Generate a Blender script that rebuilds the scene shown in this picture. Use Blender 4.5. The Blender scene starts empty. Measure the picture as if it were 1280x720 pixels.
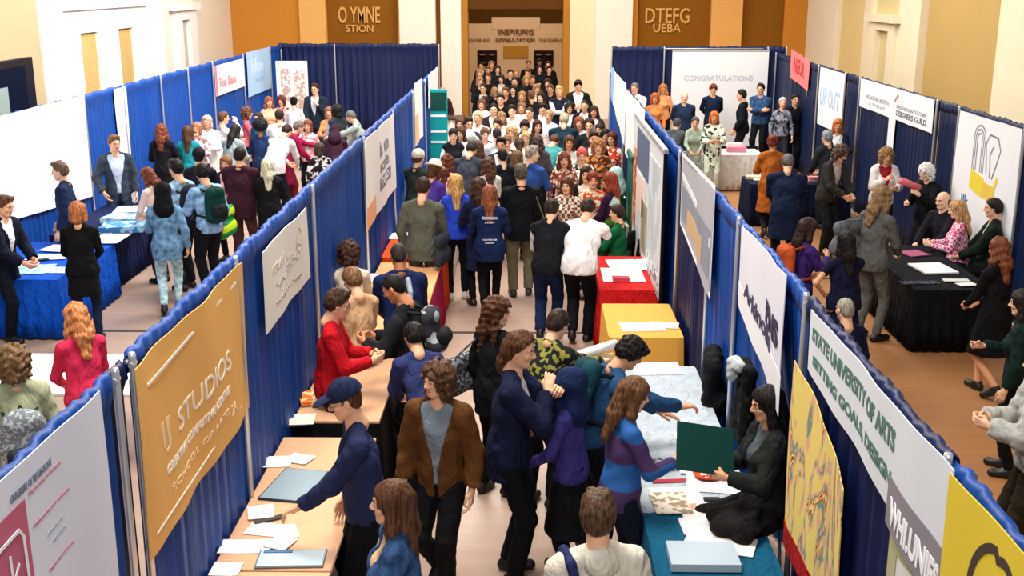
import bpy, math, random
import numpy as np
from mathutils import Vector, Matrix, Euler

random.seed(7)
scene = bpy.context.scene
COL = scene.collection
D = math.radians
PI = math.pi

# ------------------------------------------------------------------ camera
CAM_H, FPX, PITCH, YAW = 4.2, 1418.0, D(15.15), D(0.93)
cam_data = bpy.data.cameras.new('camera')
cam_data.sensor_width = 36.0
cam_data.lens = FPX / 1280.0 * 36.0
cam_data.clip_end = 200
cam = bpy.data.objects.new('camera', cam_data)
COL.objects.link(cam)
cam.location = (0, 0, CAM_H)
cam.rotation_euler = (PI / 2 - PITCH, 0, YAW)
scene.camera = cam
_f = Vector((-math.sin(YAW) * math.cos(PITCH), math.cos(YAW) * math.cos(PITCH), -math.sin(PITCH)))
_r = Vector((math.cos(YAW), math.sin(YAW), 0))
_u = _r.cross(_f)


def ray(px, py):
    return (_f * FPX + _r * (px - 640) + _u * (360 - py)).normalized()


def at(px, py, z):
    d = ray(px, py)
    t = (z - CAM_H) / d.z
    return Vector((d.x * t, d.y * t, z))


def on_x(px, py, X):
    d = ray(px, py)
    t = X / d.x
    return d.y * t, CAM_H + d.z * t


# ------------------------------------------------------------------ materials
_mats = {}


def srgb(c):
    if isinstance(c, str):
        c = c.lstrip('#')
        if len(c) == 3: c = ''.join(x * 2 for x in c)
        c = [int(c[i:i + 2], 16) / 255 for i in (0, 2, 4)]
    return tuple((v / 12.92 if v <= .04045 else ((v + .055) / 1.055) ** 2.4) for v in c)


def mat(col, kind='fabric', rough=None, col2=None, scale=None):
    """procedural materials, cached by colour and kind"""
    key = (col, kind, rough, col2, scale)
    if key in _mats:
        return _mats[key]
    m = bpy.data.materials.new(kind + '_' + str(col).strip('#'))
    m.use_nodes = True
    nt = m.node_tree
    N, L = nt.nodes, nt.links
    b = N['Principled BSDF']
    c = srgb(col)
    b.inputs['Base Color'].default_value = (*c, 1)
    b.inputs['Roughness'].default_value = .8 if rough is None else rough
    b.inputs['Specular IOR Level'].default_value = .12
    tc = N.new('ShaderNodeTexCoord')

    def mixcol(fac_socket, ca, cb):
        mx = N.new('ShaderNodeMix'); mx.data_type = 'RGBA'
        mx.inputs[6].default_value = (*ca, 1); mx.inputs[7].default_value = (*cb, 1)
        L.new(fac_socket, mx.inputs[0]); L.new(mx.outputs[2], b.inputs['Base Color'])
        return mx

    def noise(sc, det=2, vec=None):
        n = N.new('ShaderNodeTexNoise'); n.inputs['Scale'].default_value = sc
        n.inputs['Detail'].default_value = det
        L.new(vec or tc.outputs['Object'], n.inputs['Vector'])
        return n

    def bump(sock, st, dist=.01):
        bp = N.new('ShaderNodeBump'); bp.inputs['Strength'].default_value = st
        bp.inputs['Distance'].default_value = dist
        L.new(sock, bp.inputs['Height']); L.new(bp.outputs[0], b.inputs['Normal'])

    def ramp(sock, lo, hi):
        r = N.new('ShaderNodeValToRGB'); r.color_ramp.elements[0].position = lo
        r.color_ramp.elements[1].position = hi
        L.new(sock, r.inputs[0])
        return r.outputs[0]
    if kind == 'fabric':
        n = noise(9, 3)
        mixcol(n.outputs[0], tuple(v * .78 for v in c), tuple(min(1, v * 1.2) for v in c))
        mp = N.new('ShaderNodeMapping'); mp.inputs['Scale'].default_value = (1, 1, .55); mp.inputs['Rotation'].default_value = (.5, .3, 0)
        L.new(tc.outputs['Object'], mp.inputs[0])
        n3 = noise(8, 3, mp.outputs[0]); n3.inputs['Distortion'].default_value = 1.2
        bump(n3.outputs[0], .9, .05)
    elif kind == 'denim':
        n = noise(16, 4)
        mixcol(ramp(n.outputs[0], .35, .7), tuple(v * .6 for v in c), tuple(min(1, v * 1.6 + .03) for v in c))
        bump(n.outputs[0], .5, .02)
    elif kind == 'drape':
        b.inputs['Roughness'].default_value = .5
        b.inputs['Specular IOR Level'].default_value = .35
        n = noise(7, 3)
        mixcol(n.outputs[0], tuple(v * .8 for v in c), tuple(min(1, v * 1.25) for v in c))
        bump(n.outputs[0], .25, .02)
    elif kind == 'hair':
        b.inputs['Roughness'].default_value = .45
        mp = N.new('ShaderNodeMapping'); mp.inputs['Scale'].default_value = (70, 70, 7)
        L.new(tc.outputs['Object'], mp.inputs[0])
        n = noise(1, 3, mp.outputs[0])
        mixcol(ramp(n.outputs[0], .3, .7), tuple(v * .45 for v in c), tuple(min(1, v * 1.9 + .01) for v in c))
        bump(n.outputs[0], .8, .008)
    elif kind == 'skin':
        b.inputs['Roughness'].default_value = .5
        b.inputs['Specular IOR Level'].default_value = .35
        n = noise(25, 2)
        mixcol(n.outputs[0], tuple(v * w for v, w in zip(c, (.95, .88, .85))), tuple(min(1, v * 1.06) for v in c))
    elif kind == 'pattern':
        n = N.new('ShaderNodeTexVoronoi'); n.inputs['Scale'].default_value = (scale or 22) * 1.5
        L.new(tc.outputs['Object'], n.inputs['Vector'])
        sp = N.new('ShaderNodeSeparateColor'); L.new(n.outputs['Color'], sp.inputs[0])
        mixcol(ramp(sp.outputs[0], .60, .66), c, srgb(col2))
    elif kind == 'plaid':
        mx = N.new('ShaderNodeTexChecker'); mx.inputs['Scale'].default_value = (scale or 22) * 1.8
        L.new(tc.outputs['Object'], mx.inputs['Vector'])
        mixcol(mx.outputs['Fac'], c, srgb(col2))
    elif kind == 'blocks':     # broad colour blocks, as on a patchwork knit
        n = N.new('ShaderNodeTexWave'); n.inputs['Scale'].default_value = scale or 1.2
        n.bands_direction = 'Z'; n.inputs['Distortion'].default_value = 1.5
        L.new(tc.outputs['Object'], n.inputs['Vector'])
        mixcol(ramp(n.outputs['Fac'], .47, .53), c, srgb(col2))
    elif kind == 'paper':
        b.inputs['Roughness'].default_value = .6
        n = noise(3, 2)
        mixcol(n.outputs[0], tuple(v * .95 for v in c), c)
    elif kind == 'print':       # printed sheet or brochure
        b.inputs['Roughness'].default_value = .5
        n = noise(scale or 14, 1)
        mixcol(ramp(n.outputs[0], .5, .56), c, srgb(col2))
    elif kind == 'wall':
        b.inputs['Roughness'].default_value = .85
        n = noise(1.3, 3)
        mixcol(n.outputs[0], tuple(v * .93 for v in c), tuple(min(1, v * 1.05) for v in c))
        n2 = noise(40, 2)
        bump(n2.outputs[0], .08, .01)
    elif kind == 'floor':
        b.inputs['Roughness'].default_value = .42
        b.inputs['Specular IOR Level'].default_value = .45
        n = noise(.6, 4)
        mp = N.new('ShaderNodeMapping'); mp.inputs['Scale'].default_value = (.6, 5, 1)
        L.new(tc.outputs['Object'], mp.inputs[0])
        n2 = noise(1.6, 6, mp.outputs[0])
        mixcol(n2.outputs[0], c, srgb(col2))
        bump(n2.outputs[0], .06, .01)
    elif kind == 'wood':
        mp = N.new('ShaderNodeMapping'); mp.inputs['Scale'].default_value = (14, 1.2, 6)
        L.new(tc.outputs['Object'], mp.inputs[0])
        n = noise(1.5, 4, mp.outputs[0])
        b.inputs['Roughness'].default_value = .4 if rough is None else rough
        mixcol(n.outputs[0], tuple(v * .85 for v in c), tuple(min(1, v * 1.1) for v in c))
    elif kind == 'metal':
        b.inputs['Metallic'].default_value = .6
        b.inputs['Roughness'].default_value = .35 if rough is None else rough
        n = noise(50, 2)
        L.new(ramp(n.outputs[0], .2, .8), b.inputs['Coat Roughness'])
    elif kind == 'plastic':
        b.inputs['Roughness'].default_value = .35 if rough is None else rough
        b.inputs['Specular IOR Level'].default_value = .5
        n = noise(30, 1); bump(n.outputs[0], .03, .01)
    elif kind == 'floral':
        n = N.new('ShaderNodeTexVoronoi'); n.inputs['Scale'].default_value = 7
        mp = N.new('ShaderNodeMapping'); mp.inputs['Scale'].default_value = (2.2, 2.2, .9)
        nn = noise(3, 2)
        L.new(tc.outputs['Object'], mp.inputs[0]); L.new(mp.outputs[0], n.inputs['Vector'])
        r = N.new('ShaderNodeValToRGB'); r.color_ramp.interpolation = 'CONSTANT'
        cr = r.color_ramp
        cr.elements[0].color = (*srgb('#e6cf74'), 1); cr.elements[0].position = 0
        cr.elements[1].color = (*srgb('#dfab88'), 1); cr.elements[1].position = .45
        for p, cc in ((.62, '#5f9a86'), (.72, '#c8604a'), (.8, '#ecd27a'), (.9, '#8c3a30')):
            e = cr.elements.new(p); e.color = (*srgb(cc), 1)
        w = N.new('ShaderNodeTexNoise'); w.inputs['Scale'].default_value = 2.6; w.inputs['Detail'].default_value = 5
        w.inputs['Distortion'].default_value = 2.2
        L.new(mp.outputs[0], w.inputs['Vector'])
        st = N.new('ShaderNodeMapRange'); st.inputs[1].default_value = .3; st.inputs[2].default_value = .72
        L.new(w.outputs[0], st.inputs[0]); L.new(st.outputs[0], r.inputs[0])
        L.new(r.outputs[0], b.inputs['Base Color'])
    _mats[key] = m
    return m


# ------------------------------------------------------------------ object helpers
def new_mesh(name, v, f, mi=None, smooth=True, nslots=1):
    me = bpy.data.meshes.new(name)
    v = np.asarray(v, dtype=np.float32)
    if isinstance(f, np.ndarray):
        k = f.shape[1]; nf = len(f)
        me.vertices.add(len(v)); me.vertices.foreach_set('co', v.ravel())
        me.loops.add(nf * k); me.loops.foreach_set('vertex_index', f.ravel().astype(np.int32))
        me.polygons.add(nf)
        me.polygons.foreach_set('loop_start', np.arange(0, nf * k, k, dtype=np.int32))
        if mi is not None:
            me.polygons.foreach_set('material_index', np.asarray(mi, dtype=np.int32))
        me.update(calc_edges=True)
    else:
        me.from_pydata([tuple(map(float, p)) for p in v], [], f)
        if mi is not None:
            me.polygons.foreach_set('material_index', np.asarray(mi, dtype=np.int32))
        nf = len(f)
    me.polygons.foreach_set('use_smooth', np.full(nf, bool(smooth)))
    for _ in range(nslots):
        me.materials.append(None)
    me.update()
    return me


def put(name, me, mats, parent=None, loc=None, mtx=None):
    o = bpy.data.objects.new(name, me)
    COL.objects.link(o)
    if not isinstance(mats, (list, tuple)):
        mats = [mats]
    for i, mm in enumerate(mats):
        if i < len(o.material_slots):
            o.material_slots[i].link = 'OBJECT'
            o.material_slots[i].material = mm
    if parent:
        o.parent = parent
    if mtx is not None:
        o.matrix_local = mtx
    if loc is not None:
        o.location = loc
    return o


def empty(name, label, cat, loc=(0, 0, 0), rz=0, group=None):
    o = bpy.data.objects.new(name, None)
    o.empty_display_size = .1
    COL.objects.link(o)
    o.location = loc
    o.rotation_euler = (0, 0, rz)
    o['label'] = label; o['category'] = cat
    if group:
        o['group'] = group
    return o


def tag(o, label=None, cat=None, group=None, kind=None):
    if label: o['label'] = label
    if cat: o['category'] = cat
    if group: o['group'] = group
    if kind: o['kind'] = kind
    return o


class MB:
    """collects simple shapes into one mesh"""
    def __init__(s):
        s.v = []; s.f = []; s.m = []

    def add(s, v, f, m=0):
        n = len(s.v)
        s.v += [tuple(p) for p in v]
        s.f += [tuple(i + n for i in q) for q in f]
        s.m += [m] * len(f)
        return s

    def box(s, x0, x1, y0, y1, z0, z1, m=0, bev=0):
        if bev:
            b = min(bev, (x1 - x0) * .45, (y1 - y0) * .45, (z1 - z0) * .45)
            rings = []
            for z, i in ((z0, b), (z0 + b, 0), (z1 - b, 0), (z1, b)):
                rings.append([(x0 + i, y0 + b if i == 0 else y0 + b, z)] and
                             [(x0 + b + 0, y0 + i, z), (x1 - b, y0 + i, z), (x1 - i, y0 + b, z), (x1 - i, y1 - b, z),
                              (x1 - b, y1 - i, z), (x0 + b, y1 - i, z), (x0 + i, y1 - b, z), (x0 + i, y0 + b, z)])
            v = [p for r in rings for p in r]
            f = [tuple(range(7, -1, -1)), tuple(range(24, 32))]
            for k in range(3):
                for j in range(8):
                    a = k * 8 + j; bb = k * 8 + (j + 1) % 8
                    f.append((a, bb, bb + 8, a + 8))
            return s.add(v, f, m)
        v = [(x0, y0, z0), (x1, y0, z0), (x1, y1, z0), (x0, y1, z0), (x0, y0, z1), (x1, y0, z1), (x1, y1, z1), (x0, y1, z1)]
        return s.add(v, [(3, 2, 1, 0), (4, 5, 6, 7), (0, 1, 5, 4), (1, 2, 6, 5), (2, 3, 7, 6), (3, 0, 4, 7)], m)

    def tube(s, pts, r, n=10, m=0, r2=None, close=True):
        pts = [Vector(p) for p in pts]
        rs = r if isinstance(r, (list, tuple)) else [r] * len(pts)
        base = len(s.v); v = []
        up = Vector((0, 0, 1))
        for i, p in enumerate(pts):
            d = (pts[min(i + 1, len(pts) - 1)] - pts[max(i - 1, 0)]).normalized()
            a = d.cross(up)
            if a.length < .05:
                a = d.cross(Vector((0, 1, 0)))
            a.normalize(); b = a.cross(d)
            for k in range(n):
                t = 2 * PI * k / n
                v.append(p + a * math.cos(t) * rs[i] + b * math.sin(t) * rs[i])
        f = []
        for i in range(len(pts) - 1):
            for k in range(n):
                a0 = i * n + k; a1 = i * n + (k + 1) % n
                f.append((a0, a0 + n, a1 + n, a1))
        if close:
            f.append(tuple(range(n))); f.append(tuple(range(len(pts) * n - 1, (len(pts) - 1) * n - 1, -1)))
        return s.add(v, f, m)

    def lathe(s, prof, c=(0, 0, 0), n=20, m=0):
        v = []
        for r, z in prof:
            for k in range(n):
                t = 2 * PI * k / n
                v.append((c[0] + r * math.cos(t), c[1] + r * math.sin(t), c[2] + z))
        f = []
        for i in range(len(prof) - 1):
            for k in range(n):
                a0 = i * n + k; a1 = i * n + (k + 1) % n
                f.append((a0, a1, a1 + n, a0 + n))
        f.append(tuple(range(n - 1, -1, -1))); f.append(tuple(range((len(prof) - 1) * n, len(prof) * n)))
        return s.add(v, f, m)

    def build(s, name, mats, parent=None, loc=None, smooth=False, rz=None):
        if not isinstance(mats, (list, tuple)):
            mats = [mats]
        me = new_mesh(name, s.v, s.f, s.m, smooth, len(mats))
        o = put(name, me, mats, parent, loc)
        if rz is not None:
            o.rotation_euler = (0, 0, rz)
        return o


def smooth_by_angle(o, deg=35):
    me = o.data
    me.polygons.foreach_set('use_smooth', np.full(len(me.polygons), True))
    me.set_sharp_from_angle(angle=D(deg))


# ------------------------------------------------------------------ implicit surfaces
V = lambda *a: np.array(a, dtype=np.float64)


def nrm(v):
    return v / (np.linalg.norm(v) + 1e-9)


def C(a, b, ra, rb=None, k=.02, flat=None, clip=None, g=0):
    """tapered capsule; flat = (direction, factor); clip = (point, outward normal)"""
    return ('c', np.array(a, float), np.array(b, float), ra, ra if rb is None else rb, k, flat, clip)


def El(c, rad, k=.02, R=None, clip=None):
    return ('e', np.array(c, float), np.array(rad, float), R, 0, k, None, clip)


def wob(X, Y, Z, f, a, ph=0.):
    return a * (np.sin(f * X + 1.3 * np.sin(.7 * f * Z + ph) + ph) * np.sin(f * Y * 1.1 + ph * 2 + 1.) +
                .6 * np.sin(f * 1.9 * Z + 2.1 * np.sin(f * .8 * X + ph) + ph) * .8)


def field(prims, h, infl=0., cuts=(), noise=None, subs=()):
    los, his = [], []
    for p in prims:
        if p[0] == 'c':
            r = max(p[3], p[4]); lo = np.minimum(p[1], p[2]) - r; hi = np.maximum(p[1], p[2]) + r
        else:
            r = p[2].max() if p[3] is not None else p[2]; lo = p[1] - r; hi = p[1] + r
        los.append(lo - infl); his.append(hi + infl)
    pad = 2.5 * h + (noise[1] * 2 + .006 if noise else 0)
    LO = np.min(los, 0) - pad; HI = np.max(his, 0) + pad
    n = np.ceil((HI - LO) / h).astype(int) + 1
    F = np.full(n, .25, dtype=np.float32)
    ax = [LO[i] + h * np.arange(n[i]) for i in range(3)]

    def block(lo, hi):
        i0 = np.maximum(np.floor((lo - LO) / h).astype(int), 0)
        i1 = np.minimum(np.ceil((hi - LO) / h).astype(int) + 1, n)
        sl = tuple(slice(a, b) for a, b in zip(i0, i1))
        return sl, (ax[0][sl[0]][:, None, None].astype(np.float32), ax[1][sl[1]][None, :, None].astype(np.float32),
                    ax[2][sl[2]][None, None, :].astype(np.float32))

    def ev(p, X, Y, Z):
        if p[0] == 'c':
            a, b, ra, rb = p[1], p[2], p[3], p[4]
            ab = b - a; L2 = float(ab @ ab) + 1e-9
            vx, vy, vz = X - a[0], Y - a[1], Z - a[2]
            t = np.clip((vx * ab[0] + vy * ab[1] + vz * ab[2]) / L2, 0, 1)
            dx, dy, dz = vx - t * ab[0], vy - t * ab[1], vz - t * ab[2]
            if p[6] is not None:
                fd, s = p[6]
                m = dx * fd[0] + dy * fd[1] + dz * fd[2]
                q = m * (1 / s - 1)
                dx = dx + fd[0] * q; dy = dy + fd[1] * q; dz = dz + fd[2] * q
                d = (np.sqrt(dx * dx + dy * dy + dz * dz) - (ra + (rb - ra) * t)) * min(1., (s + 1) / 2)
            else:
                d = np.sqrt(dx * dx + dy * dy + dz * dz) - (ra + (rb - ra) * t)
        else:
            c, rad, R = p[1], p[2], p[3]
            vx, vy, vz = X - c[0], Y - c[1], Z - c[2]
            if R is not None:
                vx, vy, vz = (vx * R[0][0] + vy * R[1][0] + vz * R[2][0], vx * R[0][1] + vy * R[1][1] + vz * R[2][1],
                              vx * R[0][2] + vy * R[1][2] + vz * R[2][2])
            q = np.sqrt((vx / rad[0]) ** 2 + (vy / rad[1]) ** 2 + (vz / rad[2]) ** 2)
            q2 = np.sqrt((vx / rad[0] ** 2) ** 2 + (vy / rad[1] ** 2) ** 2 + (vz / rad[2] ** 2) ** 2) + 1e-6
            d = np.where(q > .25, q * (q - 1) / q2, -rad.min() * .8)
        d = d - infl
        if p[7] is not None:
            cp, cn = p[7]
            d = np.maximum(d, (X - cp[0]) * cn[0] + (Y - cp[1]) * cn[1] + (Z - cp[2]) * cn[2])
        return d
    for p, lo, hi in zip(prims, los, his):
        k = p[5]
        sl, (X, Y, Z) = block(lo - k - 2 * h, hi + k + 2 * h)
        d = ev(p, X, Y, Z)
        G = F[sl]
        if k > 1e-4:
            hh = np.maximum(k - np.abs(G - d), 0)
            F[sl] = np.minimum(G, d) - hh * hh / (4 * k)
        else:
            F[sl] = np.minimum(G, d)
    for p in subs:
        if p[0] == 'c':
            r = max(p[3], p[4]); lo = np.minimum(p[1], p[2]) - r; hi = np.maximum(p[1], p[2]) + r
        else:
            r = p[2].max() if p[3] is not None else p[2]; lo = p[1] - r; hi = p[1] + r
        k = p[5]
        sl, (X, Y, Z) = block(lo - k - 2 * h, hi + k + 2 * h)
        if min(F[sl].shape) == 0:
            continue
        d = -(ev(p, X, Y, Z) + infl)
        G = F[sl]
        hh = np.maximum(k - np.abs(G - d), 0)
        F[sl] = np.maximum(G, d) + hh * hh / (4 * k)
    X, Y, Z = (ax[0][:, None, None].astype(np.float32), ax[1][None, :, None].astype(np.float32), ax[2][None, None, :].astype(np.float32))
    if noise:
        F = F + (noise[2](X, Y, Z) if len(noise) > 2 and callable(noise[2]) else 0) + wob(X, Y, Z, noise[0], noise[1], noise[2] if len(noise) > 2 and not callable(noise[2]) else 0)
    for c in cuts:
        F = np.maximum(F, c(X, Y, Z))
    F[0] = F[-1] = .1; F[:, 0] = F[:, -1] = .1; F[:, :, 0] = F[:, :, -1] = .1
    return F, LO, h


_CO = np.array([(i, j, k) for i in (0, 1) for j in (0, 1) for k in (0, 1)])
_ED = [(a, b) for a in range(8) for b in range(a + 1, 8) if np.abs(_CO[a] - _CO[b]).sum() == 1]


def nets(F, LO, h):
    S = F < 0
    n = np.array(F.shape) - 1
    cnt = np.zeros(n, dtype=np.int8)
    for i, j, k in _CO:
        cnt += S[i:i + n[0], j:j + n[1], k:k + n[2]]
    act = (cnt > 0) & (cnt < 8)
    ii = np.argwhere(act)
    if len(ii) == 0:
        return np.zeros((0, 3)), np.zeros((0, 4), int)
    idx = np.full(n, -1, dtype=np.int64)
    idx[act] = np.arange(len(ii))
    vals = np.stack([F[ii[:, 0] + c[0], ii[:, 1] + c[1], ii[:, 2] + c[2]] for c in _CO], 1)
    acc = np.zeros((len(ii), 3)); num = np.zeros(len(ii))
    for a, b in _ED:
        fa, fb = vals[:, a], vals[:, b]
        cr = (fa < 0) != (fb < 0)
        t = np.where(cr, fa / np.where(cr, fa - fb, 1), 0)
        p = _CO[a][None] + t[:, None] * (_CO[b] - _CO[a])[None]
        acc += p * cr[:, None]; num += cr
    vert = LO + h * (ii + acc / num[:, None])
    quads = []
    for axn, (u, w) in ((0, (1, 2)), (1, (2, 0)), (2, (0, 1))):
        sl0 = [slice(None)] * 3; sl1 = [slice(None)] * 3
        sl0[axn] = slice(0, -1); sl1[axn] = slice(1, None)
        A, B = S[tuple(sl0)], S[tuple(sl1)]
        e = np.argwhere(A != B)
        ok = (e[:, u] > 0) & (e[:, w] > 0) & (e[:, u] < n[u]) & (e[:, w] < n[w])
        e = e[ok]
        ins = A[e[:, 0], e[:, 1], e[:, 2]]

        def cell(du, dw):
            q = e.copy(); q[:, u] += du; q[:, w] += dw
            return idx[q[:, 0], q[:, 1], q[:, 2]]
        q = np.stack([cell(-1, -1), cell(0, -1), cell(0, 0), cell(-1, 0)], 1)
        q[~ins] = q[~ins][:, ::-1]
        quads.append(q)
    q = np.concatenate(quads)
    return vert, q[(q >= 0).all(1)]


def isurf(prims, h, **kw):
    return nets(*field(prims, h, **kw))


def concat(parts):
    """parts: (verts, quads, matindex)"""
    vs, qs, ms = [], [], []
    n = 0
    for v, q, m in parts:
        vs.append(v); qs.append(q + n)
        ms.append(np.full(len(q), m) if np.isscalar(m) else m)
        n += len(v)
    return np.concatenate(vs), np.concatenate(qs), np.concatenate(ms)


# ------------------------------------------------------------------ head, hair and hands (templates)
LODH = [(.0042, .0035), (.0075, .0062), (.0115, .0095)]     # head, hand voxel per level
_tc = {}


def sphere_q(c, r, n=10):
    v = []; q = []
    for i in range(n + 1):
        a = PI * i / n
        for j in range(n * 2):
            b = PI * j / n
            v.append((c[0] + r * math.sin(a) * math.cos(b), c[1] + r * math.cos(a), c[2] + r * math.sin(a) * math.sin(b)))
    for i in range(n):
        for j in range(n * 2):
            a0 = i * 2 * n + j; a1 = i * 2 * n + (j + 1) % (2 * n)
            q.append((a0, a1, a1 + 2 * n, a0 + 2 * n))
    return np.array(v), np.array(q)


def head_tpl(lod, sex, smile=False):
    key = ('head', lod, sex, smile)
    if key in _tc:
        return _tc[key]
    h = LODH[lod][0]
    j = 1. if sex == 'm' else .88
    pr = [El((0, -.012, .03), (.074, .092, .086), .02), El((0, .020, -.035), (.058, .066, .072), .03),
          El((0, .060, -.092), (.021 * j, .02, .018), .03)]
    for s in (-1, 1):
        pr += [C((s * .052 * j, -.005, -.048), (s * .022, .055, -.09), .018, .016, .025),
               C((s * .045, .068, .026), (s * .010, .083, .022), .010, .009, .014),
               El((s * .043, .058, -.022), (.020, .018, .020), .02)]
    pr += [C((0, .084, .014), (0, .104, -.022), .007, .0115, .010)]
    for s in (-1, 1):
        pr += [El((s * .0115, .094, -.027), (.008, .009, .007), .006)]
    pr += [C((-.017, .077, -.051), (.017, .077, -.051), .0075, .0075, .006, ), C((-.013, .078, -.062), (.013, .078, -.062), .0075, .0075, .006)]
    pr += [C((0, -.012, -.05), (0, -.035, -.175), .054 * (1 if sex == 'm' else .86), .060 * (1 if sex == 'm' else .88), .03)]
    subs = [El((s * .031, .098, .004), (.016, .015, .0085), .010) for s in (-1, 1)]
    if lod == 0: subs += [C((-.022, .098, -.0565), (.022, .098, -.0565), .0095 if not smile else .011, None, .004)]
    a = D(12)
    ears = []
    for s in (-1, 1):
        R = [[math.cos(a), 0, 0], [0, 1, 0], [0, 0, 1]]
        ears.append(El((s * .078, -.008, -.006), (.0085, .019, .031), .006))
    v, q = isurf(pr + ears, h, subs=subs)
    c = v[q].mean(1)
    mi = np.zeros(len(q), dtype=int)
    lips = (c[:, 1] > .076) & (np.abs(c[:, 0]) < .021) & (c[:, 2] < -.046) & (c[:, 2] > -.067)
    mi[lips] = 1
    if smile:
        mi[(c[:, 1] > .074) & (np.abs(c[:, 0]) < .018) & (c[:, 2] < -.053) & (c[:, 2] > -.060)] = 2
    ax_ = np.abs(c[:, 0])
    brow = (c[:, 1] > .055) & (ax_ > .014) & (ax_ < .050) & (np.abs(c[:, 2] - (.029 - .12 * np.maximum(ax_ - .034, 0))) < (.0042 if lod == 0 else .0055))
    mi[brow] = 3
    parts = [(v, q, mi)]
    for s in (-1, 1):
        ev, eq = sphere_q((s * .030, .0725, .004), .0115, 10 if lod == 0 else 6)
        ec = ev[eq].mean(1)
        dd = np.hypot(ec[:, 0] - s * .030, ec[:, 2] - .004)
        em = np.where((dd < (.0062 if lod == 0 else .0080)) & (ec[:, 1] > .075), 3, 2)
        parts.append((ev, eq, em))
    _tc[key] = concat(parts)
    return _tc[key]


CURL = {'relax': (18, 24, 18), 'grip': (48, 62, 40), 'flat': (5, 8, 6), 'hold': (35, 30, 25)}


def hand_tpl(lod, curl):
    key = ('hand', lod, curl)
    if key in _tc:
        return _tc[key]
    h = LODH[lod][1]
    cc = CURL[curl]
    pr = []
    xs = (-.030, -.010, .010, .028)
    for i, x in enumerate(xs):
        pr.append(C((x * .55, .0, 0), (x, .086 - (.006 if i == 3 else 0), 0), .0135, .0115, .014))
    pr.append(C((0, -.03, 0), (0, .015, 0), .024, .026, .02, flat=((0, 0, 1), .72)))
    lens = ((.040, .025, .020), (.045, .028, .022), (.041, .026, .021), (.031, .020, .018))
    for i, x in enumerate(xs):
        p = V(x, .086 - (.006 if i == 3 else 0), 0)
        ang = 0; sp = D(x * 160)
        for j in range(3):
            ang += D(cc[j] + (i * 3 if curl != 'flat' else 0))
            d = V(math.sin(sp) * math.cos(ang), math.cos(sp) * math.cos(ang), -math.sin(ang))
            q = p + d * lens[i][j]
            pr.append(C(p, q, .0095 - .001 * j - (.001 if i == 3 else 0), .0088 - .001 * j - (.001 if i == 3 else 0), .003))
            p = q
    g = 1 if curl in ('grip', 'hold') else 0
    t0, t1, t2, t3 = V(-.018, .012, -.006), V(-.044, .042, -.018 - .01 * g), V(-.050 + .018 * g, .072, -.026 - .016 * g), V(-.048 + .03 * g, .094, -.032 - .02 * g)
    pr += [C(t0, t1, .017, .013, .012), C(t1, t2, .0115, .010, .004), C(t2, t3, .0098, .0082, .003)]
    v, q = isurf(pr, h)
    _tc[key] = (v, q)
    return _tc[key]


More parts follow.
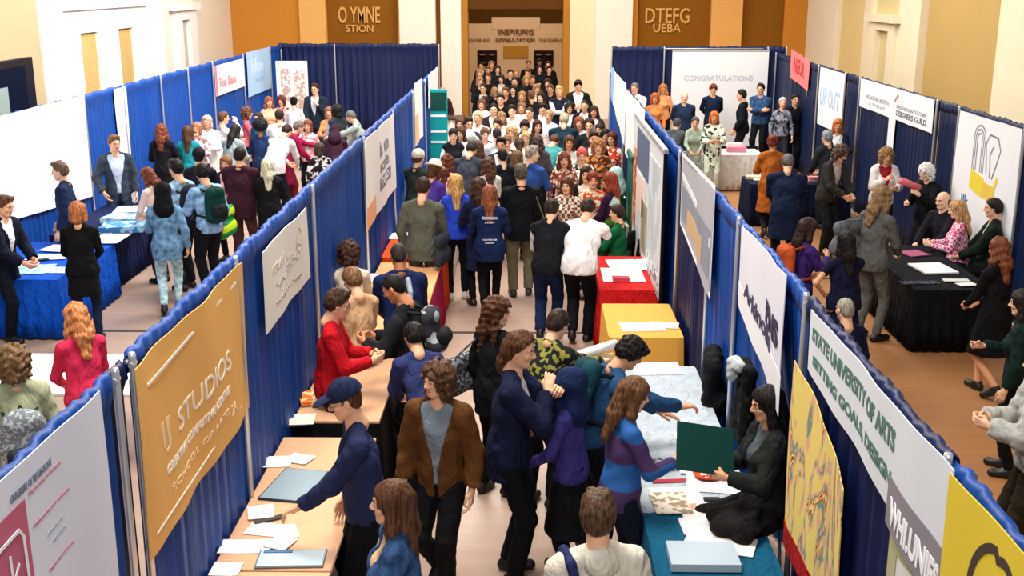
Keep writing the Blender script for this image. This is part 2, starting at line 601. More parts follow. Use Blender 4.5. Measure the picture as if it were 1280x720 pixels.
def hair_tpl(lod, style, sex):
    key = ('hair', lod, style)
    if key in _tc:
        return _tc[key]
    h = (.0065, .010, .014)[lod]
    t = .012
    nz = (70, .0025)
    cran = [El((0, -.014, .032), (.078 + t, .096 + t, .088 + t), .02), El((0, -.05, -.02), (.062 + t, .055 + t, .06), .03)]
    face = [El((0, .135, -.020), (.073, .088, .103), .012)]
    ears = [El((s * .095, .012, -.035), (.03, .026, .045), .008) for s in (-1, 1)]
    lowcut = lambda z0: (lambda X, Y, Z: (z0 - Z) + .0 * X)
    cuts = []; subs = list(face)
    if style == 'short':
        subs += ears; cuts = [lambda X, Y, Z: np.where(Y > -.03, -.055 + (Y + .03) * 1.35, -.075) - Z]
    elif style == 'buzz':
        t = .004
        cran = [El((0, -.013, .031), (.078, .097, .090), .02), El((0, -.05, -.02), (.060, .05, .06), .03)]
        subs += ears; cuts = [lambda X, Y, Z: np.where(Y > -.03, -.055 + (Y + .03) * 1.35, -.075) - Z]; nz = (120, .0012)
    elif style == 'side':      # fuller man's cut swept over
        cran += [C((-.03, .055, .118), (.045, .03, .112), .026, .022, .03), C((-.05, 0, .1), (.04, -.03, .11), .03, .03, .03)]
        subs += ears; cuts = [lambda X, Y, Z: np.where(Y > -.03, -.055 + (Y + .03) * 1.35, -.075) - Z]; nz = (60, .004)
    elif style == 'crop':      # full fringe over the forehead, longer at the ears
        cran += [C((-.05, .07, .075), (.05, .07, .075), .028, .028, .03), El((-.07, .0, .0), (.025, .05, .06), .02), El((.07, .0, .0), (.025, .05, .06), .02)]
        subs = [El((0, .135, -.040), (.070, .078, .098), .01)]; cuts = [lambda X, Y, Z: np.where(Y > -.01, -.05 + (Y + .01) * .9, -.085) - Z]; nz = (75, .006)
    elif style == 'bald':
        cran = [El((0, -.05, -.015), (.083, .062, .05), .02)]
        subs += ears
    elif style == 'bob':
        for s in (-1, 1):
            cran += [C((s * .062, .0, .05), (s * .078, .012, -.10), .035, .032, .03)]
        cran += [C((0, -.06, .02), (0, -.07, -.10), .065, .06, .03)]
        nz = (55, .004)
    elif style in ('long', 'longwavy', 'longcurly'):
        w = 1.15 if style != 'long' else 1.
        for s in (-1, 1):
            cran += [C((s * .060, -.005, .05), (s * .078 * w, -.004, -.12), .035, .034 * w, .03),
                     C((s * .078 * w, -.004, -.12), (s * .085 * w, .015, -.27), .034 * w, .022, .03)]
        cran += [C((0, -.06, .02), (0, -.085, -.16), .068, .066 * w, .03, ), C((0, -.085, -.14), (0, -.105, -.33), .072, .045, .03, flat=((0, 1, 0), .6))]
        nz = {'long': (55, .003), 'longwavy': (42, .009), 'longcurly': (60, .012)}[style]
        if style == 'longcurly':
            cran += [El((0, -.02, .05), (.098, .108, .088), .03)]
    elif style == 'curly':
        cran = [El((0, -.018, .035), (.110, .118, .105), .02), C((0, -.06, .0), (0, -.06, -.09), .085, .07, .03)]
        for s in (-1, 1):
            cran += [C((s * .075, -.01, .02), (s * .085, .005, -.11), .040, .034, .03)]
        nz = (58, .013); subs = [El((0, .145, -.025), (.080, .095, .105), .012)]
    elif style == 'afro':
        cran = [El((0, -.025, .035), (.145, .145, .135), .02)]
        nz = (60, .01)
    elif style == 'ponytail':
        subs += ears; cuts = []
        cran += [El((0, -.115, .045), (.03, .03, .03), .02), C((0, -.13, .04), (0, -.155, -.08), .028, .036, .02), C((0, -.155, -.08), (0, -.13, -.22), .036, .012, .02)]
        subs += [C((0, -.06, -.14), (0, -.03, -.14), .07, .07, .01)]
    elif style == 'bun':
        subs += ears
        cran += [El((0, -.115, .075), (.045, .04, .045), .01)]
        subs += [C((0, -.06, -.14), (0, -.03, -.14), .07, .07, .01)]
    elif style == 'slick':     # swept back, ending over the collar
        cran += [C((0, -.07, .0), (0, -.10, -.11), .060, .035, .03), C((0, -.10, -.10), (0, -.105, -.17), .042, .026, .03), C((0, .05, .11), (0, -.02, .125), .024, .022, .03)]
        subs += ears; nz = (50, .003); cuts = [lambda X, Y, Z: np.where(Y > -.03, -.035 + (Y + .03) * 1.2, -1) - Z]
    elif style == 'hood':      # soft cloth hood or head scarf
        cran = [El((0, -.02, .03), (.108, .122, .118), .02), C((0, -.05, -.02), (0, -.07, -.20), .10, .13, .04, flat=((0, 1, 0), .85)),
                C((0, .03, -.14), (0, -.02, -.20), .085, .12, .03)]
        subs = [El((0, .135, -.03), (.064, .085, .088), .012)]; nz = (20, .005)
    if style not in ('hood', 'afro', 'bald', 'buzz') and lod < 2:
        sa = .0042 if lod == 0 else .0035

        def strands(X, Y, Z):
            th = np.arctan2(X, -(Y + .01)); R_ = np.minimum(np.sqrt(X * X + Y * Y) / .08, 1)
            return sa * R_ * (.6 * np.sin(19 * th + 2.5 * np.sin(11 * Z + 1)) + .5 * np.sin(33 * th + 3 * np.sin(16 * Z)))
        nz = (nz[0], nz[1], strands)
    v, q = isurf(cran, h, cuts=cuts, subs=subs, noise=nz)
    _tc[key] = (v, q)
    return _tc[key]


def hat_tpl(lod, style):
    key = ('hat', lod, style)
    if key in _tc:
        return _tc[key]
    h = (.006, .010, .014)[lod]
    if style == 'cap':
        pr = [El((0, -.016, .040), (.096, .114, .108), .01), C((-.035, .10, .055), (.035, .10, .055), .030, .030, .01), ]
        pr = [El((0, -.016, .040), (.096, .114, .108), .01, clip=(V(0, 0, .035), V(0, -.12, -1)))]
        pr += [El((0, .115, .050), (.072, .085, .008), .004, R=[[1, 0, 0], [0, .97, .24], [0, -.24, .97]], clip=(V(0, .07, 0), V(0, -1, 0)))]
        pr += [El((0, -.016, .148), (.010, .010, .006), .002)]
        v, q = isurf(pr, h * .8)
    elif style == 'beanie':
        pr = [El((0, -.018, .042), (.100, .116, .112), .01, clip=(V(0, 0, .02), V(0, .15, -1))),
              C((-.0, 0, .0), (0, 0, .0), .001, .001, .001)]
        v, q = isurf(pr, h, noise=(60, .003))
    elif style == 'brim':
        pr = [El((0, -.014, .09), (.098, .112, .085), .012, clip=(V(0, 0, .05), V(0, 0, -1))),
              El((0, -.014, .055), (.170, .185, .012), .012)]
        v, q = isurf(pr, h)
    elif style == 'glasses':
        mb = []
        pr = []
        for s in (-1, 1):
            for k in range(12):
                a0, a1 = 2 * PI * k / 12, 2 * PI * (k + 1) / 12
                pr.append(C((s * .032 + .024 * math.cos(a0), .096, .004 + .018 * math.sin(a0)), (s * .032 + .024 * math.cos(a1), .096, .004 + .018 * math.sin(a1)), .0022, None, .0))
            pr.append(C((s * .056, .094, .008), (s * .078, .0, .006), .002, None, .0))
        pr.append(C((-.008, .098, .008), (.008, .098, .008), .002, None, .0))
        v, q = isurf(pr, .0022 if lod == 0 else .004)
    _tc[key] = (v, q)
    return _tc[key]
# ------------------------------------------------------------------ people
SKIN = ['#e9b795', '#dca27c', '#c4865f', '#9a6340', '#6e442c', '#f0c6a8']
ARMS = {  # wrist relative to the neck base: outwards, forwards, up (metres at 1.75 m tall), elbow hint, palm, curl
    'down': ((.25, .05, -.545), (.5, -.8, 0), 'in', 'relax'),
    'fwd': ((.22, .22, -.49), (.4, -.8, -.3), 'in', 'relax'),
    'bwd': ((.24, -.17, -.50), (.5, -.8, 0), 'in', 'relax'),
    'hold': ((.10, .32, -.27), (.6, -.4, -.8), 'in', 'hold'),
    'low': ((.10, .27, -.44), (.7, -.5, -.4), 'in', 'hold'),
    'phone': ((.07, .28, -.14), (.6, -.3, -.9), 'in', 'grip'),
    'reach': ((.16, .50, -.22), (.5, 0, -.9), 'down', 'relax'),
    'table': ((.17, .36, -.48), (.8, -.4, 0), 'down', 'flat'),
    'pocket': ((.23, .11, -.50), (.8, -.7, 0), 'in', 'relax'),
    'cross': ((-.12, .21, -.24), (.8, .1, -.6), 'back', 'relax'),
    'hip': ((.21, .03, -.40), (1., -.5, 0), 'in', 'grip'),
    'chin': ((.03, .20, .02), (.5, .2, -1), 'in', 'grip'),
    'strap': ((.11, .15, -.12), (.6, -.3, -.8), 'in', 'grip'),
    'behind': ((.05, -.17, -.44), (.9, -.6, 0), 'back', 'relax'),
    'lap': ((.10, .34, -.40), (.7, -.4, -.4), 'down', 'relax'),
    'up': ((.16, .22, .12), (.6, .2, -.9), 'in', 'relax'),
}


def ik(a, t, l1, l2, hint):
    d = t - a; L = np.linalg.norm(d)
    if L > (l1 + l2) * .995:
        t = a + d / L * (l1 + l2) * .995; d = t - a; L = np.linalg.norm(d)
    if L < .12:
        t = a + d / (L + 1e-6) * .12; d = t - a; L = .12
    u = d / L
    x = (l1 * l1 - l2 * l2 + L * L) / (2 * L)
    hh = math.sqrt(max(l1 * l1 - x * x, 0))
    p = hint - u * (hint @ u)
    return a + u * x + nrm(p) * hh, t


def RX(a): c, s = math.cos(a), math.sin(a); return np.array([[1, 0, 0], [0, c, -s], [0, s, c]])
def RY(a): c, s = math.cos(a), math.sin(a); return np.array([[c, 0, s], [0, 1, 0], [-s, 0, c]])
def RZ(a): c, s = math.cos(a), math.sin(a); return np.array([[c, -s, 0], [s, c, 0], [0, 0, 1]])


def skeleton(q):
    s = q['h'] / 1.75; fem = q['sex'] == 'f'
    L = D(q['lean']); tw = D(q['tw'])
    sit = q['legs'] == 'sit'
    seat = q['seat']
    ph = (seat + .10) if sit else (.93 * s - (.03 if q['legs'] == 'walk' else 0))
    R1 = RX(-L * .6); R2 = RZ(tw * .6) @ RX(-L); R3 = RZ(tw) @ RX(-L * 1.1)
    z = V(0, 0, 1)
    P = V(0, -math.sin(L) * .13 * s if not sit else 0, ph)
    W = P + R1 @ z * .14 * s
    Cc = W + R2 @ z * .16 * s
    N = Cc + R3 @ z * .205 * s
    J = dict(P=P, W=W, C=Cc, N=N, R1=R1, R2=R2, R3=R3, s=s)
    sw = (.150 if fem else .178) * s * q['bw']
    hs = s ** .6
    hp = D(q['hp']); hy = D(q['hy'])
    RN = RZ(tw) @ RX(-(L * .8 + hp * .4))
    Rh = RZ(tw + hy) @ RX(-(L * .35 + hp)) @ RY(D(q['roll']))
    H = N + RN @ z * .105 * s + Rh @ z * .105 * s
    J['H'] = H; J['Rh'] = Rh; J['hs'] = hs
    J['crown'] = H + Rh @ z * .12 * hs
    Rc = RZ(tw)
    for sd, nm, spec in ((1, 'R', q['ra']), (-1, 'L', q['la'])):
        S = N + R3 @ V(sd * sw, 0, -.035 * s)
        w, hint, palm, curl = ARMS[spec] if isinstance(spec, str) else spec
        T = N + Rc @ (V(sd * w[0], w[1], w[2]) * s)
        E, T = ik(S, T, .285 * s, .25 * s, Rc @ V(sd * hint[0], hint[1], hint[2]))
        J['S' + nm], J['E' + nm], J['T' + nm] = S, E, T
        F = nrm(T - E)
        pn = {'in': Rc @ V(-sd, 0, .15), 'down': V(0, .15, -1), 'back': Rc @ V(0, -1, 0)}[palm]
        if palm == 'down': F = nrm(F + V(0, 0, .25 if F[2] < -.2 else 0))
        pn = nrm(pn - F * (pn @ F))
        T_ = np.cross(F, pn)           # thumb side of a right hand; the left is mirrored
        J['hand' + nm] = (T, F, pn, T_, curl)
    hw = (.092 if fem else .088) * s
    for sd, nm in ((1, 'R'), (-1, 'L')):
        Hj = P + V(sd * hw, 0, -.03 * s)
        if sit:
            A = V(sd * (hw + .02), P[1] + .40 * s, .085 * s + q['zf'])
            if q.get('legfold'): A = V(sd * .1, P[1] + .15, .085 * s + q['zf'])
            K, A = ik(Hj, A, .43 * s, .41 * s, V(sd * .15, .6, 1))
        else:
            if q['legs'] == 'walk':
                k = q['stride'] * (1 if sd == q['lead'] else -1)
                A = V(sd * .07 * s, k * .24 * s, (.08 + (.07 if k < 0 else 0)) * s)
            else:
                A = V(sd * (.105 if q['legs'] == 'stand' else .16) * s, (.04 if sd == q['lead'] else -.03), .08 * s)
            K, A = ik(Hj, A, .43 * s, .42 * s, V(sd * .12, 1, 0))
        J['J' + nm], J['K' + nm], J['A' + nm] = Hj, K, A
        yw = D(-sd * 9); tip = 1
        fd = V(-math.sin(yw), math.cos(yw), 0)
        back = (not sit) and q['legs'] == 'walk' and sd != q['lead']
        J['foot' + nm] = (fd, back)
    return J


def torso_prims(J, q, grow=0.):
    s, P, W, Cc, N = J['s'], J['P'], J['W'], J['C'], J['N']
    fem = q['sex'] == 'f'; b = q['bw'] * s
    R1, R2, R3 = J['R1'], J['R2'], J['R3']
    g = grow
    hipw, waist, ch = (.172, .128, .140) if fem else (.160, .145, .165)
    pr = [El(P + V(0, -.008, 0), (hipw * b + g, .118 * b + g, .115 * s), .05, R1),
          El(W, (waist * b + g, .100 * b + g, .14 * s), .07, R2),
          El(Cc + R3 @ V(0, .002, .01), (ch * b + g, .112 * b + g, .175 * s), .06, R3),
          C(J['SR'] + R3 @ V(-.02, 0, -.012), J['SL'] + R3 @ V(.02, 0, -.012), .047 * s + g * .6, None, .05),
          C(N + R3 @ V(.02, -.015, .03) * s, J['SR'] + R3 @ V(-.01, -.01, .012) * s, .05 * s + g * .4, .042 * s + g * .5, .03),
          C(N + R3 @ V(-.02, -.015, .03) * s, J['SL'] + R3 @ V(.01, -.01, .012) * s, .05 * s + g * .4, .042 * s + g * .5, .03)]
    if fem:
        for sd in (-1, 1):
            pr.append(El(Cc + R3 @ (V(sd * .072, .085, .03) * s), (.066 * s, .055 * s, .062 * s), .04, R3))
    if q['belly']:
        pr.append(El(W + R2 @ V(0, .05, .0), (.13 * b, .10 * b, .13 * s), .06, R2))
    return pr


def arm_prims(J, q, nm, r0, r1, r2, end=1., k=.03, clip=True):
    s = J['s']; S, E, T = J['S' + nm], J['E' + nm], J['T' + nm]
    if end <= .5:    # short sleeve: fraction of the upper arm
        X = S + (E - S) * end * 2
        return [C(S, X, r0 * s, r1 * s * 1.1, k, clip=(X, nrm(E - S)))]
    f = (end - .5) * 2
    X = E + (T - E) * f
    return [C(S, E, r0 * s, r1 * s, k), C(E, X, r1 * s, (r1 + (r2 - r1) * f) * s, .02, clip=(X, nrm(T - E)) if clip else None)]


def leg_prims(J, q, nm, r0, r1, r2, end=1., k=.03, clip=True):
    s = J['s']; A, K, Hj = J['A' + nm], J['K' + nm], J['J' + nm]
    if end <= .5:
        X = Hj + (K - Hj) * end * 2
        return [C(Hj, X, r0 * s, r1 * s * 1.15, k, clip=(X, nrm(K - Hj)))]
    f = (end - .5) * 2
    X = K + (A - K) * f
    return [C(Hj, K, r0 * s, r1 * s, k), C(K, X, r1 * s, (r1 + (r2 - r1) * f) * s, .02, clip=(X, nrm(A - K)) if clip else None)]


VOX = (.0105, .0155, .023)
_pc = {}
DEF = dict(h=1.72, sex='m', lean=4, tw=0, hp=6, hy=0, roll=0, ra='down', la='down', legs='stand', lead=1, stride=1., seat=.46, zf=0,
           bw=1., belly=0, skin=0, hair=('short', '#2a1c14'), top=('shirt', '#335'), inner=None, pants='#14161c', shoes='#101010',
           hat=None, glasses=0, smile=False, skirt=None, lod=None, apron=None)


def person_meshes(q, lod, J):
    """all meshes of one figure, in its own space; cached by shape"""
    shape = repr([q[k] for k in ('h', 'sex', 'lean', 'tw', 'hp', 'hy', 'roll', 'ra', 'la', 'legs', 'lead', 'stride', 'seat', 'zf', 'bw', 'belly',
                                 'smile', 'glasses')]) + repr((lod, q['hair'][0], q['hat'] and q['hat'][0], q['top'][0], q['top'][2:], bool(q['inner']), bool(q['pants']),
                                                  q['skirt'] and q['skirt'][0]))
    if shape in _pc:
        return _pc[shape]
    h = VOX[lod]; s = J['s']; fem = q['sex'] == 'f'
    out = {}
    ph = (hash(shape) % 100) * .1 if False else (len(_pc) * 1.7) % 6
    Rh, H, hs, N = J['Rh'], J['H'], J['hs'], J['N']
    # ---- body: one skin
    pr = torso_prims(J, q, -.012)
    for nm in 'RL':
        pr += arm_prims(J, q, nm, .046 if not fem else .039, .037 if not fem else .031, .026 if not fem else .023, k=.04, clip=False)
        pr += leg_prims(J, q, nm, .078, .050, .036, k=.04, clip=False)
        A = J['A' + nm]; fd, back = J['foot' + nm]
        if back:
            pr.append(C(A, A + fd * .05 * s + V(0, 0, -.05 * s), .030 * s, .022 * s, .02))
        else:
            pr.append(C(A + V(0, 0, -.02), A + fd * .12 * s + V(0, 0, -.045), .032 * s, .022 * s, .02))
    pr.append(C(N + J['R3'] @ V(0, -.01, -.03), H + Rh @ V(0, -.015, -.075) * hs, (.056 if not fem else .047) * s, (.050 if not fem else .043) * s, .03))
    bv, bq = isurf(pr, h)
    parts = [(bv, bq, 0)]
    hv, hq, hm = head_tpl(lod, q['sex'], q['smile'])
    parts.append(((hv * hs) @ Rh.T + H, hq, hm))
    for nm, sd in (('R', 1), ('L', -1)):
        T, F, pn, Tn, curl = J['hand' + nm]
        v, qq = hand_tpl(lod, curl)
        # right hand template: fingers +y, palm -z, thumb -x
        if sd == 1:
            X = -Tn; M = np.stack([X, F, -pn], 1); vv = v * s * (.92 if fem else 1.0)
            parts.append((vv @ M.T + T + F * .012, qq, 0))
        else:
            v2 = v * V(-1, 1, 1) * s * (.92 if fem else 1.0)
            Tl = -Tn                     # mirrored thumb
            X = Tl; M = np.stack([X, F, -pn], 1)
            parts.append((v2 @ M.T + T + F * .012, qq[:, ::-1], 0))
    v, qd, m = concat(parts)
    out['body'] = new_mesh('body', v, qd, m, True, 4)
    # ---- lower garments
    P = J['P']
    if q['skirt']:
        ln = q['skirt'][0]
        kz = .0
        if q['legs'] == 'sit':
            mid = (J['KR'] + J['KL']) / 2
            pr = [El(P, (.18 * s, .13 * s, .12 * s), .05), C(P, J['KR'], .11 * s, .085 * s, .06), C(P, J['KL'], .11 * s, .085 * s, .06)]
            cuts = []
        else:
            Z = P + V(0, .0, -ln * s)
            pr = [El(P + V(0, 0, .05), (.158 * s, .115 * s, .13 * s), .05), C(P, Z + V(0, 0, -.1), .150 * s, (.17 + ln * .16) * s, .05, flat=((0, 1, 0), .85))]
            if q['legs'] == 'walk':
                for nm in 'RL':
                    pr.append(C(J['J' + nm], J['K' + nm], .10 * s, .085 * s, .08))
            cuts = [lambda X, Y, Zz, z0=Z[2]: z0 - Zz]
        v, qd = isurf(pr, h, infl=.006, cuts=cuts, noise=(16, .006, ph))
        out['skirt'] = new_mesh('skirt', v, qd, None, True, 1)
    if q['pants']:
        pr = [El(P + V(0, -.006, 0), ((.170 if fem else .158) * s * q['bw'], .117 * s * q['bw'], .115 * s), .05, J['R1'])]
        for nm in 'RL':
            pr += leg_prims(J, q, nm, .095 if not fem else .09, .068 if not fem else .058, .060 if not fem else .045, end=.985, k=.035)
        z1 = P[2] + .12 * s
        v, qd = isurf(pr, h, infl=.004, noise=(30, .0035, ph))
        out['trousers'] = new_mesh('trousers', v, qd, None, True, 1)
    # ---- shoes
    for nm in 'RL':
        A = J['A' + nm]; fd, back = J['foot' + nm]
        if back:
            t = A + fd * .13 * s; t[2] = q['zf'] + .035; heel = A + V(0, -.02, -.045)
        else:
            t = A + fd * .15 * s; t[2] = A[2] - .048 * s; heel = A - fd * .035 * s + V(0, 0, -.040 * s)
        pr = [C(heel, t, .040 * s, .037 * s, .02), C(A, (heel + t) / 2, .040 * s, .038 * s, .03, clip=(A + V(0, 0, .03), V(0, 0, 1)))]
        if back:
            dn = nrm(np.cross(t - heel, np.cross(V(0, 0, -1), t - heel))); 
            pl = heel + dn * .03 * s; cuts = [lambda X, Y, Z, d=dn, p=pl: (X - p[0]) * d[0] + (Y - p[1]) * d[1] + (Z - p[2]) * d[2]]
        else:
            zb = A[2] - .078 * s
            cuts = [lambda X, Y, Z, zb=zb: zb - Z]
        v, qd = isurf(pr, h * .75, infl=.003, cuts=cuts)
        out['shoe' + nm] = new_mesh('shoe', v, qd, None, True, 1)
    # ---- upper garments
    neckcut = C(N + J['R3'] @ V(0, .012, .060), H + Rh @ V(0, .03, -.08), .050 * s, .070 * s, .01)

    def topmesh(kind, sleeve, hem, t, opened, coat):
        loose = {'shirt': .0, 'tee': .0, 'sweater': .005, 'jacket': .008, 'blazer': .006, 'coat': .011, 'hoodie': .011, 'puffer': .022, 'vest': .012, 'dress': .0}[kind]
        pr = torso_prims(J, q, .0)
        r = (.047 if not fem else .040) + loose * .5
        for nm in 'RL':
            if sleeve > 0:
                pr += arm_prims(J, q, nm, r + .008, r - .002, r - .013 + loose * .2, end=sleeve, k=.025)
        if hem > 0:
            Z = P + V(0, 0, -hem * s)
            if q['legs'] == 'sit':
                for nm in 'RL':
                    pr.append(C(P, P + (J['K' + nm] - P) * min(hem / .45, .95), .115 * s, .10 * s, .05))
            else:
                pr.append(C(P + V(0, 0, .05), Z + V(0, 0, -.08), .150 * s * q['bw'], (.150 + hem * .10) * s * q['bw'], .05, flat=((0, 1, 0), .78)))
        cuts = []
        if q['legs'] != 'sit' or hem <= 0:
            z0 = P[2] - hem * s
            cuts.append(lambda X, Y, Zz, z0=z0: z0 - Zz)
        if opened:
            R3 = J['R3']; ri, fo = R3[:, 0], R3[:, 1]; c0 = J['C']
            wd = opened

            def cut(X, Y, Zz):
                lx = (X - c0[0]) * ri[0] + (Y - c0[1]) * ri[1] + (Zz - c0[2]) * ri[2]
                ly = (X - c0[0]) * fo[0] + (Y - c0[1]) * fo[1] + (Zz - c0[2]) * fo[2]
                return np.minimum(wd + .05 * np.clip((Zz - c0[2]) / .2, -1, 1) - np.abs(lx), ly - .02)
            cuts.append(cut)
        nz = {'puffer': (34, .009, 0)}.get(kind, (27, .0038 + loose * .12, ph))
        return isurf(pr, h, infl=t + loose * .6, cuts=cuts, noise=nz, subs=[neckcut])
    kind = q['top'][0]
    o = dict(sleeve={'tee': .35, 'vest': 0}.get(kind, .97), hem={'coat': .42, 'dress': .05, 'blazer': .16, 'jacket': .08, 'puffer': .08, 'hoodie': .08}.get(kind, .05), open=0.)
    if len(q['top']) > 2:
        o.update(q['top'][2])
    if q['inner']:
        v, qd = topmesh('shirt', .9 if kind != 'vest' else .97, .03, .008, 0, 0)
        out['shirt'] = new_mesh('shirt', v, qd, None, True, 1)
        if not o['open'] and kind != 'vest':
            o['open'] = .05
    v, qd = topmesh(kind, o['sleeve'], o['hem'], .009 if not q['inner'] else .018, o['open'], kind == 'coat')
    out['top'] = new_mesh('garment', v, qd, None, True, 1)
    if kind in ('jacket', 'blazer', 'coat', 'hoodie', 'puffer'):
        # collar: a ring round the neck
        pr = []
        R3 = J['R3']; r0 = .068 * s
        n0 = N + R3 @ V(0, -.008, .050) * s
        a0, a1 = (30, 330)
        pts = [n0 + R3 @ V(math.sin(D(180 + a)) * r0, math.cos(D(180 + a)) * r0 * 1.05, -.022 * s * (1 - math.cos(D(a))) * -0 - .03 * s * abs(math.sin(D(a / 2))) ** 3 * 0) for a in range(-119, 120, 17)]
        pts = [p - R3 @ V(0, 0, .035 * s * (abs(i - 7) / 7) ** 2) for i, p in enumerate(pts)]
        for a, b in zip(pts[:-1], pts[1:]):
            pr.append(C(a, b, .020 if kind in ('hoodie', 'puffer') else .013, None, .005, flat=None))
            if kind == 'hoodie':
                pass
        if kind == 'hoodie':
            pr.append(El(N + R3 @ V(0, -.085, .0) * s, (.085 * s, .045 * s, .075 * s), .03, R3))
        v, qd = isurf(pr, h * .8, infl=.004)
        out['collar'] = new_mesh('collar', v, qd, None, True, 1)
    # ---- hair and hats
    if q['hair'][0] != 'none':
        v, qd = hair_tpl(lod, q['hair'][0], q['sex'])
        out['hair'] = new_mesh('hair', (v * hs) @ Rh.T + H, qd, None, True, 1)
    if q['hat']:
        v, qd = hat_tpl(lod, q['hat'][0])
        out['hat'] = new_mesh('hat', (v * hs) @ Rh.T + H, qd, None, True, 1)
    if q['glasses']:
        v, qd = hat_tpl(lod, 'glasses')
        out['glasses'] = new_mesh('glasses', (v * hs) @ Rh.T + H, qd, None, True, 1)
    _pc[shape] = out
    return out


PEOPLE = []
FREE = {}


def cloth_mat(c):
    if isinstance(c, tuple):
        return mat(c[1], c[0], None, c[2] if len(c) > 2 else None, c[3] if len(c) > 3 else None)
    return mat(c, 'fabric')


def person(px, py, head, label, group=None, pos=None, **kw):
    q = dict(DEF); q.update(kw)
    J = skeleton(q)
    cr = J['crown']
    a = D(head)
    cx, cy = cr[0] * math.cos(a) - cr[1] * math.sin(a), cr[0] * math.sin(a) + cr[1] * math.cos(a)
    if pos:
        base = Vector((pos[0], pos[1], 0))
    else:
        w = at(px, py, cr[2] + q.get('zb', 0))
        base = Vector((w.x - cx, w.y - cy, q.get('zb', 0)))
    dep = base.y
    lod = q['lod'] if q['lod'] is not None else (0 if dep < 8.6 else 1 if dep < 19 else 2)
    ms = person_meshes(q, lod, J)
    e = empty('person', label, 'person', base, a, group)
    sk = SKIN[q['skin']]
    hc = q['hair'][1]
    lipc = {0: '#b8695a', 1: '#a85c4c', 2: '#8f4d40', 3: '#6c3a30', 4: '#4a2a26', 5: '#c07468'}[q['skin']]
    put('body', ms['body'], [mat(sk, 'skin'), mat(lipc, 'skin'), mat('#c9c2ba', 'plastic'), mat(hc if q['hair'][0] != 'hood' else '#1c130e', 'hair')], e)
    if 'skirt' in ms: put('skirt', ms['skirt'], cloth_mat(q['skirt'][1]), e)
    if 'trousers' in ms: put('trousers', ms['trousers'], cloth_mat(q['pants']), e)
    for nm in 'RL': put('shoe', ms['shoe' + nm], mat(q['shoes'], 'plastic', .5), e)
    if 'shirt' in ms: put('shirt', ms['shirt'], cloth_mat(q['inner']), e)
    tn = {'shirt': 'shirt', 'tee': 'shirt', 'sweater': 'sweater', 'vest': 'vest', 'dress': 'bodice', 'hoodie': 'hooded_top', 'puffer': 'padded_jacket'}.get(q['top'][0], q['top'][0])
    tp_ = put(tn, ms['top'], cloth_mat(q['top'][1]), e)
    if 'collar' in ms: put('collar', ms['collar'], cloth_mat(q['top'][1]), tp_)
    if 'hair' in ms: put('head_scarf' if q['hair'][0] == 'hood' else 'hair', ms['hair'], mat(hc, 'fabric' if q['hair'][0] == 'hood' else 'hair'), e)
    if 'hat' in ms: put({'cap': 'cap', 'beanie': 'knit_cap', 'brim': 'hat'}[q['hat'][0]], ms['hat'], mat(q['hat'][1], 'fabric'), e)
    if 'glasses' in ms: put('glasses', ms['glasses'], mat('#101010', 'plastic'), e)
    e['_J'] = 0; del e['_J']
    PEOPLE.append((e, J, a, q)); FREE[e.name] = base.y > 11.5 and not pos
    return e, J, a


def toworld(e, a, p):
    return Vector((e.location.x + p[0] * math.cos(a) - p[1] * math.sin(a), e.location.y + p[0] * math.sin(a) + p[1] * math.cos(a), e.location.z + p[2]))


def backpack(who, label, col, col2='#15181c', size=1., kind='backpack', drop=0.):
    """a pack worn on the back: a thing of its own, with straps, pocket and top loop"""
    e0, J, a = who
    FREE[e0.name] = False
    R3 = J['R3']; s = J['s']
    c = J['C'] + R3 @ V(0, -.225, .01 - drop)
    w = toworld(e0, a, c)
    lod = 0 if w.y < 9 else 1
    h = (.012, .018)[lod]
    e = empty('backpack', label, 'backpack', w, a)
    k = size
    pr = [El((0, .02, -.02), (.155 * k, .075, .235 * k), .05, R3), C(R3 @ V(-.08 * k, .0, -.16 * k), R3 @ V(.08 * k, 0, -.16 * k), .075, None, .06),
          C(R3 @ V(-.06 * k, .0, .15 * k), R3 @ V(.06 * k, 0, .15 * k), .07, None, .06)]
    v, q = isurf(pr, h, noise=(26, .004))
    bb_ = put('bag_body', new_mesh('bag', v, q, None, True, 1), cloth_mat(col), e)
    pr = [C(R3 @ V(-.07 * k, -.075, -.12 * k), R3 @ V(.07 * k, -.075, -.12 * k), .05, None, .05), C(R3 @ V(-.07 * k, -.07, -.05), R3 @ V(.07 * k, -.07, -.05), .045, None, .06)]
    v, q = isurf(pr, h, noise=(30, .003))
    put('front_pocket', new_mesh('pocket', v, q, None, True, 1), cloth_mat(col2), bb_)
    for sd in (-1, 1):
        pts = [V(sd * .09, .06, .17), V(sd * .11, .16, .205), V(sd * .115, .26, .19), V(sd * .125, .365, .08), V(sd * .14, .355, -.06), V(sd * .17, .24, -.14), V(sd * .13, .09, -.17)]
        pr = [C(R3 @ p0, R3 @ p1, .017, None, .01) for p0, p1 in zip(pts[:-1], pts[1:])]
        v, q = isurf(pr, h * .7)
        put('shoulder_strap', new_mesh('strap', v, q, None, True, 1), cloth_mat(col2), e)
    pr = [C(R3 @ V(-.03, .05, .20 * k), R3 @ V(0, .05, .245 * k), .007, None, .002), C(R3 @ V(.03, .05, .20 * k), R3 @ V(0, .05, .245 * k), .007, None, .002)]
    v, q = isurf(pr, .006)
    put('top_loop', new_mesh('loop', v, q, None, True, 1), cloth_mat(col2), e)
    return e


